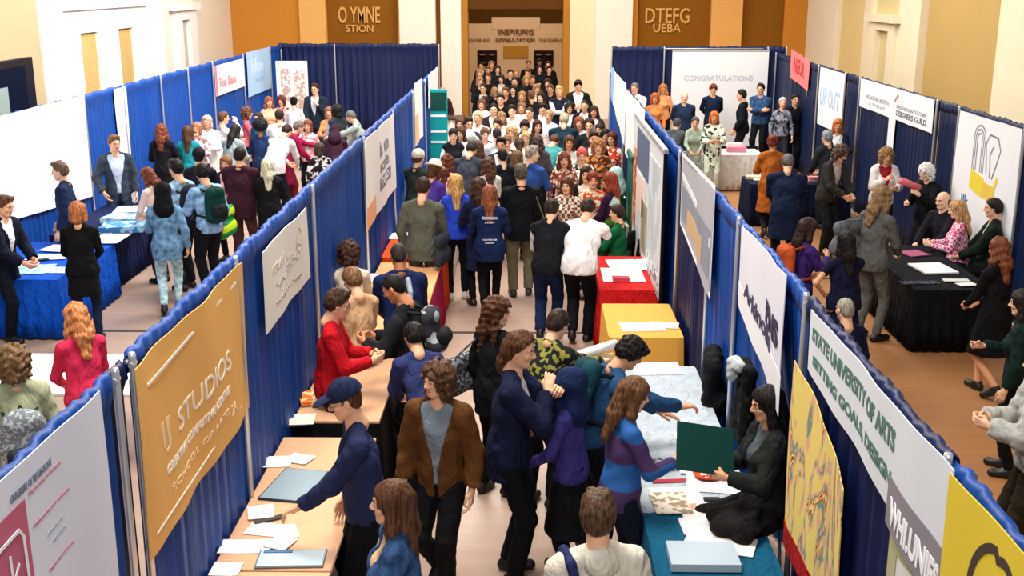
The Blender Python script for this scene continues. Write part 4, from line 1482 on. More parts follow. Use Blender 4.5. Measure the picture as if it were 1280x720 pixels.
# grey framed banner
p = Panel('hanging_banner', 'grey banner with white frame, diagonal streak and sand coloured spot on the right centre curtain', 'banner', XR, 12.0, 9.98, 1.55, 2.42, -1, mat('#b4b6bf', 'paper'), corners=(.12, -.12, 0, 0), off=.06)
p.strip([(.02, .02), (.02, .85), (2.0, .85), (2.0, .02)], .04, WP, 'white_frame', True)
p.sheet('slate_field', .1, 1.9, .12, .5, mat('#8f95a3', 'paper'), .008)
p.strip([(.1, .62), (.9, .52), (1.9, .40)], .07, mat('#e4e7ee', 'paper'), 'streak', False, .014)
p.sheet('sand_spot', .5, 1.5, .12, .34, mat('#d0b08a', 'paper'), .012)


# big display board, standing on the aisle side of the right centre row
def board():
    y0, y1, x = 12.30, 15.85, XR - .16
    e = empty('display_board', 'tall display board with slate, white and orange posters standing by the right centre curtain', 'display', (x, y0, 0))
    L = y1 - y0
    MB().box(-.02, .02, 0, L, .72, 2.38, bev=.005).build('board', mat('#dfe4ea', 'paper'), e)
    for yy in (0, L * .5, L):
        MB().tube([(0, yy, 0), (0, yy, 2.42)], .022, 10).box(-.22, .22, yy - .03, yy + .03, 0, .03).build('leg', mat('#1a1c20', 'metal'), e)
    MB().box(-.03, .03, -.02, L + .02, 2.38, 2.44, bev=.008).build('top_rail', mat('#c8ccd2', 'metal'), e)
    for (a, b, z0, z1, c, nm, lb) in ((L - .45, L - .05, .9, 2.0, ('print', '#b8492e', '#e9b08a'), 'poster', 'narrow red and orange poster'),
                                      (L - 1.55, L - .55, 1.25, 1.75, ('paper', '#efd9cf'), 'poster', 'pale pink poster'),
                                      (1.5, 3.0, 1.80, 2.32, ('paper', '#63718c'), 'poster', 'slate blue poster'),
                                      (.25, 1.4, 1.0, 2.2, ('print', '#c3cfd6', '#dbe7ee', 3.), 'poster', 'pale grey blue poster'),
                                      (1.5, 2.2, .85, 1.5, ('print', '#8d8a72', '#a9a58e', 3.), 'poster', 'olive poster'),
                                      (.15, 1.3, .76, .98, ('print', '#cfd8dc', '#5c676b', 9.), 'poster', 'speckled strip')):
        o = MB().box(-.030, -.020, a, b, z0, z1, bev=.002).build(nm, cloth_mat(c), e); o['label'] = lb
    return e


board()
# white hanging cloth at the far end of the right centre row
p = Panel('hanging_cloth', 'long white cloth hanging at the far end of the right centre curtain', 'cloth', XR, 19.4, 16.3, 1.35, 2.42, -1, mat('#f6f7f8', 'paper'), off=.10, wavy=.006)
p = Panel('hanging_banner', 'white and pale blue banner folded over the last right centre curtain', 'banner', XR, 23.1, 19.7, 1.55, 2.50, -1, mat('#eef3fa', 'paper'), off=.11, corners=(.35, -.1, 0, 0), wavy=.006)
p.sheet('blue_edge', .0, .5, .02, .95, mat('#9cc0ea', 'paper'), .008)
o = drape('green_cloth', (XR - .16, 16.1), (XR - .16, 16.9), 1.75, mat('#0d5a4a', 'drape'), 'dark green cloth hanging beside the long white cloth', None, 95); o['category'] = 'cloth'

# right wall row
p = Panel('hanging_banner', 'white banner with grey arched logo over yellow crown shape, right wall curtain', 'banner', XOR, 16.15, 14.05, .75, 2.44, -1, mat('#eef1f6', 'paper'))
LG = mat('#7d8794', 'paper'); LY = mat('#ecd64a', 'paper')
for r_ in (.20, .14, .08):
    p.strip([(.82 - r_, .96)] + arc(.82, 1.40, r_, r_ * .9, 180, 0, 12) + [(.82 + r_, .96)], .022, LG, 'logo_line')
p.strip([(1.16, .98), (1.12, 1.16), (1.06, 1.36), (1.16, 1.50), (1.4, 1.48), (1.5, 1.33), (1.42, 1.12), (1.34, .94)], .028, LG, 'logo_line')
p.strip([(1.28, .94), (1.26, 1.1), (1.22, 1.23), (1.30, 1.36)], .026, LG, 'logo_line')
p.strip([(.60, .84), (1.08, .78)], .26, LY, 'yellow_block', False, .012)
p.strip([(1.08, .76), (1.45, .74)], .22, mat('#e6c65a', 'paper'), 'yellow_block', False, .013)
p.strip([(1.42, .80), (1.5, .98)], .06, LY, 'yellow_peak', False, .012)
p.text('Ilk', .36, .42, .26, .16, mat('#3f6f9a', 'paper'), .004)
p.text('2', 1.40, .38, .12, .18, INK, .006)
p = Panel('hanging_banner', 'long white banner with two lines of small dark lettering on the right wall curtain', 'banner', XOR, 21.1, 17.2, 1.98, 2.48, -1, mat('#eef0f6', 'paper'))
p.text('THE NATIONAL INSTITUTE', .35, .18, 1.4, .075, mat('#7a8090', 'paper'), .0)
p.text('OF THE FINE ARTS', .55, .08, 1.0, .055, mat('#9aa0ae', 'paper'), .0)
p.text('& RESEARCH INTO FORM', 2.1, .19, 1.45, .06, mat('#7a8090', 'paper'), .0)
p.text('DESIGNERS GUILD', 2.1, .07, 1.5, .09, mat('#565c6c', 'paper'), .002)
p.strip([(1.98, .28), (2.06, .35), (2.12, .42), (2.18, .38), (2.12, .31)], .035, mat('#8f6d45', 'paper'), 'emblem')
p = Panel('hanging_cloth', 'narrow white cloth tail hanging below the middle of the long text banner', 'cloth', XOR, 19.25, 18.95, 1.0, 2.0, -1, mat('#e8ebf2', 'paper'), off=.06)
p = Panel('hanging_poster', 'white poster with light blue lettering on the right wall curtain', 'poster', XOR, 24.1, 22.25, 1.30, 2.47, -1, mat('#f2f6fb', 'paper'))
p.text('UP OUT', .12, .40, 1.5, .38, mat('#a9c8e8', 'paper'), .01)
p = Panel('hanging_sign', 'small coral pink sign with red brush letters on the right wall curtain', 'sign', XOR, 26.9, 25.1, 1.98, 2.62, -1, mat('#ee8588', 'paper'), corners=(.05, -.1, -.1, .05))
p.text('NEUR', .3, .18, 1.1, .34, mat('#c5383f', 'paper'), .012)
# white backdrop of the far right booth
e = empty('backdrop_screen', 'wide white backdrop with pale grey lettering behind the far right booth', 'backdrop', (3.48, 28.45, .20))
MB().box(0, 2.36, -.02, .02, 0, 2.33, bev=.004).build('sheet', mat('#f3f6fa', 'paper'), e)
MB().box(-.01, 2.37, -.03, .03, 2.33, 2.37).build('top_bar', PM, e)
for x in (.1, 2.26):
    MB().box(x - .03, x + .03, -.25, .1, -.2, -.15).tube([(x, .04, -.2), (x, .04, 2.35)], .015, 8).build('leg', PM, e)
o = text_mesh('lettering', 'CONGRATULATIONS', .2, mat('#c3cbd6', 'paper'), e, .002, .004, fit=(1.7, .13)); o.rotation_euler = (PI / 2, 0, 0); o.location = (.3, -.024, 1.62)
# tan banner wall in the lobby
e = empty('stage_banner', 'large tan stepped banner with dark lettering beyond the far doorway', 'banner', (-.5, 44.5, 0))
MB().box(-2.2, 1.75, 0, .1, 0, 2.62, bev=.01).box(-1.0, .85, -.03, .1, 2.4, 2.86, bev=.01).build('panel', mat('#e2c097', 'paper'), e)
for t, w, h, x, z, c in (('INSPIRING', 1.35, .20, -.75, 2.22, '#7a5230'), ('EMPLOYER AND', .95, .10, -2.0, 1.98, '#a5805c'), ('CONSULTATION', 1.5, .14, -.85, 1.96, '#6b3f12'), ('THE CAMPUS', .9, .11, .8, 1.97, '#a5805c')):
    o = text_mesh('lettering', t, .2, mat(c, 'paper'), e, .01, .004, fit=(w, h)); o.rotation_euler = (PI / 2, 0, 0); o.location = (x, -.05, z)
MB().box(-.55, .40, -.06, .0, 1.35, 1.80, bev=.01).build('gold_plaque', mat('#b98632', 'paper'), e)
for x in (-1.55, .62):
    o = MB().box(x - .0, x + .75, -.05, .0, 1.0, 1.62, bev=.01)
    for i in range(2):
        for j in range(2):
            o.lathe([(.0, .0), (.10, .0), (.13, .02)], (x + .2 + i * .36, -.07, 1.14 + j * .3), 10, 1)
    o.build('dark_photo_panel', [mat('#2a1410', 'paper'), mat('#cfae9a', 'paper')], e)

# screen on the near left wall
e = empty('wall_screen', 'black framed notice case on the beige left wall', 'screen', (WL + .02, 20.1, 1.3))
b = MB().box(0, .08, -.6, 1.08, 0, 1.55, bev=.01); b.build('frame', mat('#15110f', 'plastic'), e)
MB().box(.08, .09, -.5, .70, .08, 1.42).build('dark_glass', mat('#0b0b0c', 'plastic', .15), e)
MB().box(.09, .1, -.5, -.1, .3, 1.1).build('pale_notice', mat('#8c9a94', 'paper'), e)


# ------------------------------------------------------------------ tables, cloths and what lies on them
def table(label, x0, x1, y0, y1, top, h=.74, group=None, leg='#3a3a3e'):
    e = empty('table', label, 'table', ((x0 + x1) / 2, (y0 + y1) / 2, 0), 0, group)
    w, l = (x1 - x0) / 2, (y1 - y0) / 2
    MB().box(-w, w, -l, l, h - .03, h, bev=.006).build('tabletop', top, e)
    for sx in (-1, 1):
        for sy in (-1, 1):
            MB().tube([(sx * (w - .06), sy * (l - .08), h - .03), (sx * (w - .04), sy * (l - .05), 0)], .016, 8).build('leg', mat(leg, 'metal'), e)
    return e


def cloth(label, x0, x1, y0, y1, m, h=.748, drop=.72, name='tablecloth', lam=.13, amp=.018, seed=0, cat='tablecloth', sides=(1, 1, 1, 1)):
    """a fitted cloth with gently folded skirts on four sides"""
    rnd = random.Random(seed); per = []
    if name == 'tablecloth':
        x0 -= .03; x1 += .03; y0 -= .03; y1 += .03
    cx, cy = (x0 + x1) / 2, (y0 + y1) / 2
    n = 0
    def edge(a, b, nx, ny, on):
        L = math.hypot(b[0] - a[0], b[1] - a[1]); k = max(4, int(L / .03))
        for i in range(k):
            t = i / k
            per.append((a[0] + (b[0] - a[0]) * t, a[1] + (b[1] - a[1]) * t, nx, ny, L * t, on))
    edge((x0, y0), (x1, y0), 0, -1, sides[0]); edge((x1, y0), (x1, y1), 1, 0, sides[1]); edge((x1, y1), (x0, y1), 0, 1, sides[2]); edge((x0, y1), (x0, y0), -1, 0, sides[3])
    N = len(per); v = []
    rows = [0, .04, .3, .65, 1.0]
    for j, r_ in enumerate(rows):
        for (x, y, nx, ny, s, on) in per:
            a = amp * r_ * (math.sin(2 * PI * s / lam + 1.1 * math.sin(s * 2.3 + seed)) + .4 * math.sin(2 * PI * s / (lam * .4)))
            d = drop if on else .06
            v.append((x - cx + nx * (.012 + a + .03 * r_), y - cy + ny * (.012 + a + .03 * r_), h - d * r_ - .004 * (j > 0)))
    f = []
    for j in range(len(rows) - 1):
        for i in range(N):
            a0 = j * N + i; a1 = j * N + (i + 1) % N
            f.append((a0, a0 + N, a1 + N, a1))
    f.append(tuple(range(N)))
    me = new_mesh(name, v, f, None, True, 1)
    me.set_sharp_from_angle(angle=D(50))
    o = put(name, me, m, None, (cx, cy, 0))
    md = o.modifiers.new('thickness', 'SOLIDIFY'); md.thickness = .004; md.offset = 1
    return tag(o, label, cat)


def sheet(label, x, y, w, l, rz=0, c='#f6f6f4', z=.752, name='paper_sheet', cat='paper', group=None, kind=None, thick=.003, parts=()):
    """a sheet or booklet with a slight curl, lying at (x, y)"""
    b = MB(); n = 6
    v = []; f = []
    for k in (0, 1):
        for i in range(n + 1):
            for j in (0, 1):
                u = -w / 2 + w * i / n
                zz = (.006 * max(0, abs(u) / (w / 2) - .5) * (1 if thick < .006 else .2)) + (thick if k else 0)
                v.append((u, -l / 2 + l * j, zz))
    m = (n + 1) * 2
    for i in range(n):
        a = i * 2
        f.append((a, a + 1, a + 3, a + 2)); f.append((m + a, m + a + 2, m + a + 3, m + a + 1))
        f.append((a, a + 2, m + a + 2, m + a)); f.append((a + 3, a + 1, m + a + 1, m + a + 3))
    f.append((1, 0, m, m + 1)); f.append((2 * n, 2 * n + 1, m + 2 * n + 1, m + 2 * n))
    o = put(name, new_mesh(name, v, f, None, False, 1), cloth_mat(c) if isinstance(c, tuple) else mat(c, 'paper'), None, (x, y, z))
    o.rotation_euler = (0, 0, D(rz))
    return tag(o, label, cat, group)


OAK = mat('#dcae88', 'wood')
TL = 'left tables along the centre aisle'
table('long pale wood table at the bottom left, nearest the camera', -1.93, -1.20, 4.6, 6.17, OAK, group=TL)
table('pale wood table with the open grey laptop, left of the aisle', -1.93, -1.20, 6.19, 8.27, OAK, group=TL)
table('pale wood table beside the man in the red fleece', -1.93, -1.22, 8.62, 10.2, OAK, group=TL)
cloth('black skirt cloth round the table beside the man in red', -1.92, -1.23, 8.63, 10.19, mat('#101114', 'fabric'), h=.71, drop=.68, name='table_skirt', seed=3, cat='table skirt')
table('peach topped table behind the man in the navy pack', -1.90, -1.12, 10.5, 14.0, mat('#f0b27a', 'wood'), group=TL)
cloth('magenta skirt cloth on the peach topped table', -1.89, -1.13, 10.51, 13.99, mat('#a01848', 'fabric'), h=.71, drop=.68, name='table_skirt', seed=4, cat='table skirt')
table('table under the orange cloth on the left of the aisle', -1.90, -1.15, 14.25, 15.6, OAK, group=TL)
cloth('bright orange tablecloth left of the aisle', -1.88, -1.17, 14.27, 15.58, mat('#e2501c', 'fabric'), seed=5)
table('long table under the white cloth far up the left of the aisle', -1.90, -1.18, 15.9, 20.6, OAK, group=TL)
cloth('white tablecloth far up the left of the aisle', -1.88, -1.2, 15.92, 20.58, mat('#e9ecf2', 'fabric'), seed=6)
# right tables
TR = 'right tables along the centre aisle'
table('nearest table on the right of the aisle under the teal cloth', .80, 1.50, 4.6, 6.95, OAK, group=TR)
cloth('teal blue tablecloth on the nearest right table', .81, 1.49, 4.61, 6.94, mat('#0f5574', 'fabric'), seed=7)
table('right table under the pale grey cloth where the seated woman reads', .80, 1.50, 7.0, 9.95, OAK, group=TR)
cloth('pale grey white tablecloth in front of the seated reading woman', .81, 1.49, 7.01, 9.94, mat('#b4bfc8', 'fabric'), seed=8)
table('right table under the yellow boxed cloth', .84, 1.5, 10.9, 12.05, OAK, group=TR)
cloth('golden yellow box cloth over the table right of the aisle', .84, 1.5, 10.9, 12.05, mat('#e5aa4c', 'paper'), seed=9, amp=.002)
table('right table under the red cloth', .84, 1.48, 12.7, 14.3, OAK, group=TR)
cloth('bright red tablecloth right of the aisle behind the yellow box cloth', .85, 1.47, 12.71, 14.29, mat('#c01a1e', 'fabric'), seed=10)
table('right table under the beige cloth beside the man in white', .72, 1.4, 16.2, 19.3, OAK, group=TR)
cloth('beige tablecloth far up the right of the aisle', .73, 1.39, 16.21, 19.29, mat('#e4d9bf', 'fabric'), seed=11)
# left room
table('table under the bright blue cloth in the left booths', -7.0, -5.68, 13.05, 15.0, OAK)
cloth('bright royal blue tablecloth in the left booths', -6.98, -5.70, 13.07, 14.98, mat('#0d52c4', 'fabric'), seed=12, lam=.16)
table('table under the dark navy cloth behind the blue one', -6.75, -5.85, 15.5, 17.9, OAK)
cloth('dark navy tablecloth behind the woman in black', -6.73, -5.87, 15.52, 17.88, mat('#0d1a44', 'fabric'), seed=13)
table('white topped table in the near left booth behind the banner', -5.1, -3.3, 9.2, 10.3, mat('#eceae6', 'paper'))
table('white table with a pile of cardboard boxes in the far left booth', -3.7, -2.9, 23.0, 26.5, mat('#eceae6', 'paper'))
# right room
table('table under the black cloth in the right booths', 4.50, 5.35, 12.75, 15.0, OAK)
cloth('black tablecloth in the right booths', 4.51, 5.34, 12.76, 14.99, mat('#0c0d11', 'fabric'), seed=14)
table('table under the navy cloth in the far right booth', 3.9, 5.6, 19.8, 20.6, OAK)
cloth('navy tablecloth in the far right booth', 3.91, 5.59, 19.81, 20.59, mat('#0c1630', 'fabric'), seed=15)
table('table with giveaways before the white backdrop', 3.2, 4.75, 23.3, 24.1, OAK)
cloth('off white tablecloth before the white backdrop', 3.21, 4.74, 23.31, 24.09, mat('#dcdad6', 'fabric'), seed=16)


# lectern at the far end of the left centre row
e = empty('lectern', 'white fluted lectern with a dark top near the far doorway', 'lectern', (-2.02, 27.5, 0))
b = MB()
for i in range(5): b.lathe([(.05, .05), (.045, .9), (.05, .98)], (-.26 + i * .13, -.13, 0), 10)
b.box(-.32, .32, -.1, .2, .05, .98, bev=.02).box(-.38, .38, -.2, .26, 0, .06, bev=.01).build('body', mat('#f1efe8', 'paper'), e)
MB().box(-.42, .42, -.24, .3, .98, 1.04, bev=.015).build('top', mat('#4a3a2e', 'wood'), e)
# teal roll-up display
e = empty('display_stand', 'teal roll up display with pale rings at the far end of the left centre row', 'display', (-1.62, 21.7, 0), 0)
MB().box(-.30, .04, -.02, .02, .02, 2.22, bev=.01).build('sheet', mat('#12989b', 'paper'), e)
MB().box(-.32, .06, -.12, .12, 0, .08, bev=.01).build('base', PM, e)
MB().box(-.28, .02, -.03, -.02, 1.82, 2.16).build('dark_header', mat('#15423c', 'paper'), e)
for z in (1.7, 1.4, 1.2):
    MB().box(-.28, .02, -.03, -.02, z, z + .04).build('white_line', WP, e)
# standing poster in the far left booth
e = empty('display_stand', 'tall cream roll up poster with a printed figure in the far left booth', 'display', (-6.35, 30.5, 0))
MB().box(-.42, .42, -.01, .01, .05, 2.15, bev=.004).build('sheet', mat('#f1ede4', 'paper'), e)
MB().box(-.42, .42, -.08, .08, 0, .07, bev=.01).build('base', PM, e)
MB().box(-.3, -.05, -.018, -.012, 1.1, 1.95).box(.06, .34, -.018, -.012, .9, 1.9).build('printed_figures', mat('#c8a898', 'print', None, '#efe4da', 12.), e)

# --- things on the tables
def laptop(label, x, y, rz, w=.33, l=.23, open_=0, col='#8d99a1', scr='#9fb4c0'):
    e = empty('laptop' if open_ else 'tablet', label, 'laptop' if open_ else 'tablet', (x, y, .742), D(rz))
    MB().box(-w / 2, w / 2, -l / 2, l / 2, 0, .014, bev=.004).build('case', mat(col, 'metal'), e)
    MB().box(-w / 2 + .012, w / 2 - .012, -l / 2 + .012, l / 2 - .012, .014, .0155).build('face', mat(scr, 'plastic', .3), e)
    if open_ == 2:
        MB().box(-w / 2 + .03, 0, l / 2 - .05, l / 2 - .02, .0155, .02).build('clip', mat('#3f6f9a', 'plastic'), e)
    return e


def S(px, py, z=.745):
    p_ = at(px, py, z)
    return p_.x, p_.y


x, y = S(368, 607); laptop('grey slate tablet computer on the pale wood table', x, y, 80, .52, .34, col='#39454c', scr='#8ea3ad')
x, y = S(364, 699); laptop('pale blue clipboard folder at the near end of the left table', x, y, 3, .42, .22, 2, col='#7f8f96', scr='#b7cdd8')
for i, (px, py, w, l, rz, c, lb) in enumerate([
        (346, 577, .22, .20, 5, '#f7f6f2', 'white leaflet left of the tablet computer, nearer the curtain'), (375, 574, .19, .16, -20, '#f4f1ea', 'small curled white leaflet beyond the tablet computer'),
        (326, 641, .17, .20, 15, '#f6f3ec', 'upright fanned white card on the near left table'), (333, 662, .25, .17, -10, '#f5f5f2', 'white sheet in the middle of the near left table pile'),
        (356, 666, .16, .19, 20, '#fafafa', 'white card right of the pile on the near left table'), (351, 680, .17, .15, 70, '#efeee9', 'white card below the pile on the near left table'),
        (307, 683, .32, .18, 2, '#eeeef0', 'wide white booklet near the curtain on the near left table'), (283, 712, .18, .16, 0, '#f7f3ea', 'round edged white sheet at the very bottom of the left table'),
        (336, 650, .20, .05, 30, '#4a4540', 'thin dark pen case on the near left table pile'),
        (374, 524, .26, .24, 4, '#f3ead8', 'cream sheet on the table beside the man in red'), (372, 533, .2, .03, 10, '#20242a', 'black pen on the table beside the man in red')]):
    x, y = S(px, py); sheet(lb, x, y, w, l, rz, c, z=.7425 + .004 * (i % 3), thick=.004)
x, y = S(388, 500); sheet('orange and gold packet on the table beside the man in red', x, y, .2, .3, 20, ('print', '#e0762a', '#f3d9a0', 20.), name='snack_packet', cat='packet', thick=.03)
for i, (px, py, w, l, rz, c, lb) in enumerate([
        (440, 352, .45, .5, 5, '#f5f2ea', 'large white folder on the peach topped table by the curtain'), (470, 348, .35, .4, -12, '#f8f5ee', 'white booklet overlapping the folder on the peach table'), (520, 372, .28, .5, 0, ('paper', '#f2a65a'), 'light orange sheet on the aisle side of the peach table'),
        (500, 356, .3, .3, 30, '#fbfaf6', 'white sheet beside the man with the striped pack')]):
    x, y = S(px, py); sheet(lb, x, y, w, l, rz, c, z=.7425 + .004 * i)
for i, (px, py, w, l, rz, c, lb) in enumerate([
        (490, 296, .5, .4, 5, '#f5f2ea', 'white sheet on the near end of the orange cloth'), (505, 278, .4, .5, -8, '#dfe3ea', 'pale folder on the orange cloth'),
        (497, 288, .4, .12, 12, '#23272e', 'black narrow box on the orange cloth'), (512, 262, .35, .5, 3, '#eef0f2', 'white booklet on the white cloth, nearest'), (520, 248, .3, .5, 10, '#d9dde4', 'pale grey booklet on the white cloth, further'),
        (520, 236, .3, .4, 0, '#e26a35', 'orange booklet on the white cloth')]):
    x, y = S(px, py); sheet(lb, x, y, w, l, rz, c, z=.756 + .004 * i)
# right side
for i, (px, py, w, l, rz, c, lb, th) in enumerate([
        (822, 462, .42, .34, 4, '#fafafa', 'white open booklet at the far end of the grey cloth', .006),
        (860, 548, .22, .18, 10, '#fdfdfd', 'small white booklet under the reaching hand', .01),
        (840, 582, .34, .22, 8, ('print', '#3a4048', '#c9d2da', 30.), 'black and white printed leaflet in the middle of the grey cloth', .004),
        (872, 590, .26, .16, -6, '#f4f6f8', 'white leaflet beside the black printed one', .004),
        (858, 602, .5, .06, 6, '#a8323f', 'dark red ribbon strip across the grey cloth', .004),
        (893, 605, .40, .34, -8, '#f3f5f7', 'large white sheet under the orange dish', .003),
        (845, 622, .34, .26, 6, '#e8edf2', 'pale sheet near the front of the grey cloth', .003),
        (838, 632, .25, .32, 4, ('print', '#e8dccb', '#a08c74', 18.), 'upright tan printed booklet at the front of the grey cloth', .008),
        (884, 640, .36, .26, 2, ('print', '#f2eeea', '#d9a88c', 10.), 'white and peach magazine under the black coat', .008),
        (885, 660, .36, .22, 4, '#eef0f4', 'white magazine in front of the peach one', .012),
        (900, 682, .44, .24, -18, '#f5f0e6', 'cream open envelope on the teal cloth', .006),
        (878, 703, .42, .30, 0, '#aebfcb', 'stack of pale blue magazines on the teal cloth', .05),
        (803, 410, .45, .3, 4, '#faf6ee', 'white pad on the yellow box cloth', .012), (830, 408, .3, .2, -10, '#f3ece0', 'cream card on the yellow box cloth', .006),
        (778, 345, .5, .65, 0, '#f8f9fb', 'large white sheet on the near half of the red tablecloth', .006), (785, 333, .5, .55, 4, '#f4f5f8', 'large white sheet on the far half of the red tablecloth', .006),
        (776, 352, .2, .12, 0, '#c04a55', 'small dark red case on the red tablecloth', .05),
        (760, 245, .5, .6, 5, '#efe8d6', 'cream sheet on the beige cloth', .01), (768, 232, .3, .3, 15, '#d8442f', 'red folder on the beige cloth', .02)]):
    x, y = S(px, py)
    sheet(lb, x, y, w, l, rz, c, z=.753 + .003 * (i % 4), thick=th, name='booklet' if th > .005 else 'leaflet', cat='booklet' if th > .005 else 'leaflet')
x, y = S(883, 598)
e = empty('dish', 'shallow orange dish with wrapped sweets on the large white sheet', 'dish', (x, y, .76))
MB().lathe([(.05, 0), (.085, .012), (.10, .03), (.095, .03), (.08, .016), (.0, .01)], n=20).build('bowl', mat('#e2541c', 'plastic'), e, smooth=True)
b = MB(); rr = random.Random(2)
for k in range(14):
    a, r_ = rr.random() * 6.28, rr.random() * .07
    b.lathe([(.006, 0), (.013, .008), (.006, .016)], (r_ * math.cos(a), r_ * math.sin(a), .014), 6)
o = b.build('sweets', mat('#f1e6de', 'plastic'), e); o['kind'] = 'stuff'
x, y = S(890, 628)
MBx = MB().box(-.06, .06, -.03, .03, 0, .02, bev=.008).build('phone', mat('#101216', 'plastic'), None, (x, y, .756)); tag(MBx, 'small black phone on the front edge of the grey cloth', 'phone')
# heap of a black padded coat on the teal cloth
x, y = S(930, 655, .80)
v, q_ = isurf([C((-.14, -.06, .04), (.12, .0, .05), .085, .10, .05), C((-.02, -.15, .04), (.10, .12, .06), .08, .07, .06), C((-.16, .08, .04), (.02, .12, .09), .07, .06, .05)], .012, noise=(30, .014))
o = put('folded_coat', new_mesh('coat', v, q_, None, True, 1), mat('#1a1517', 'fabric'), None, (x, y, .77)); tag(o, 'crumpled black padded coat lying on the teal cloth', 'coat')
# left blue table brochures
for i, (px, py, w, l, rz, c, lb) in enumerate([
        (35, 337, .55, .5, 5, ('print', '#b8dff2', '#6fb0d8', 10.), 'spread of pale blue leaflets on the near end of the royal blue cloth'), (70, 338, .4, .3, -5, ('print', '#a9d4ee', '#dff1fa', 12.), 'light blue leaflets right of the spread on the royal blue cloth'),
        (60, 322, .5, .3, 8, '#eef0f0', 'white sheets in the middle of the royal blue cloth'), (48, 326, .25, .1, 30, '#22262c', 'dark pen case among the white sheets'), (75, 312, .4, .35, -10, '#e9ebec', 'white booklet further back on the royal blue cloth'),
        (138, 300, .4, .6, 0, '#f2f3f4', 'white sheet behind the woman in black')]):
    x, y = S(px, py, .755); sheet(lb, x, y, w, l, rz, c, z=.756 + .004 * i)
for i, (px, py, w, l, rz, c, lb, th) in enumerate([
        (155, 285, .6, .45, 8, ('print', '#3f86c4', '#a8d2ee', 9.), 'blue folded shirts on the dark navy cloth', .08), (157, 275, .6, .4, -5, ('print', '#cfe6f4', '#7db0dc', 9.), 'pale blue folded shirts behind the blue ones', .08),
        (165, 262, .5, .5, 10, ('print', '#e4eef4', '#a9c4d8', 8.), 'white and blue leaflets at the back of the dark navy cloth', .03)]):
    x, y = S(px, py, .78); sheet(lb, x, y, w, l, rz, c, z=.756 + .004 * i, thick=th, name='folded_shirt' if th > .05 else 'leaflet', cat='shirts' if th > .05 else 'leaflets')
# right black table
for i, (px, py, w, l, rz, c, lb, th) in enumerate([
        (1166, 337, .42, .5, 8, '#fbfbfb', 'stack of white paper on the black cloth', .02), (1195, 352, .3, .12, 0, '#d9dad6', 'white tray by the near edge of the black cloth', .012), (1208, 357, .22, .14, 12, '#eceae6', 'white card by the near corner of the black cloth', .006),
        (1150, 354, .45, .14, 5, ('print', '#1c2030', '#4c5568', 20.), 'dark patterned strip along the front of the black cloth', .006), (1142, 318, .3, .3, 20, '#a85a78', 'rose folder at the back of the black cloth', .01)]):
    x, y = S(px, py, .75); sheet(lb, x, y, w, l, rz, c, z=.756 + .004 * (i % 3), thick=th, name='booklet', cat='papers')
# far right tables
for i, (px, py, w, l, c, lb, th) in enumerate([
        (992, 214, .9, .4, '#e9e8e4', 'white leaflets across the navy cloth', .02), (1008, 203, .5, .25, '#c98a8e', 'rose coloured cloth roll on the navy cloth', .08), (985, 196, .4, .3, '#d9c9a8', 'tan tray at the back of the navy cloth', .05),
        (903, 199, .5, .3, '#e8d4d4', 'pale pink bags before the backdrop', .15), (938, 203, .4, .3, '#d07f93', 'pink giveaways before the backdrop', .1), (948, 192, .3, .3, '#efefef', 'white box before the backdrop', .15)]):
    x, y = [(4.45, 20.2), (5.2, 20.1), (4.1, 20.35), (3.6, 23.6), (4.3, 23.7), (4.3, 23.95)][i]; sheet(lb, x, y, w, l * .6, 0, c, z=.757, thick=th, name='booklet', cat='giveaways')
# cardboard boxes far left
for i, (dx, dy, z, c) in enumerate(((0, 0, .742, '#d8a26c'), (.02, .0, .862, '#e8cfa8'), (0, .02, .982, '#c98a54'), (-.35, .6, .742, '#e6dccb'))):
    e = empty('carton', ['bottom tan box of the stack in the far left booth', 'pale middle box of the stack in the far left booth', 'brown top box of the stack in the far left booth', 'cream box beside the stack in the far left booth'][i], 'box', (-3.25 + dx, 23.6 + dy, z))
    MB().box(-.26, .26, -.2, .2, 0, .118, bev=.006).build('carton_body', mat(c, 'paper'), e)
    MB().box(-.262, .262, -.03, .03, .03, .12).build('tape', mat('#c9b08a', 'plastic'), e)


# folding chair
def chair(label, x, y, rz, c='#16181c', h=.46, group=None, name='folding_chair'):
    e = empty(name, label, 'chair', (x, y, 0), D(rz), group)
    MB().box(-.21, .21, -.20, .20, h - .03, h, bev=.012).build('seat', mat(c, 'fabric'), e)
    MB().box(-.20, .20, -.235, -.205, h + .18, h + .44, bev=.012).build('backrest', mat(c, 'fabric'), e)
    for s in (-1, 1):
        MB().tube([(s * .215, .22, 0), (s * .205, -.19, h + .02), (s * .205, -.23, h + .44)], .012, 8).build('leg', PM, e)
        MB().tube([(s * .20, -.26, 0), (s * .20, .17, h - .02)], .012, 8).build('leg', PM, e)
    MB().tube([(-.2, -.16, .12), (.2, -.16, .12)], .009, 8).build('stretcher', PM, e)
    return e
# ------------------------------------------------------------------ the crowd
P = person
BK, DB, BR, LB, BL, RD, GR = '#15100e', '#2b1c14', '#4b3020', '#7a5636', '#c59a62', '#8a4322', '#8a8580'
BLK = '#101115'

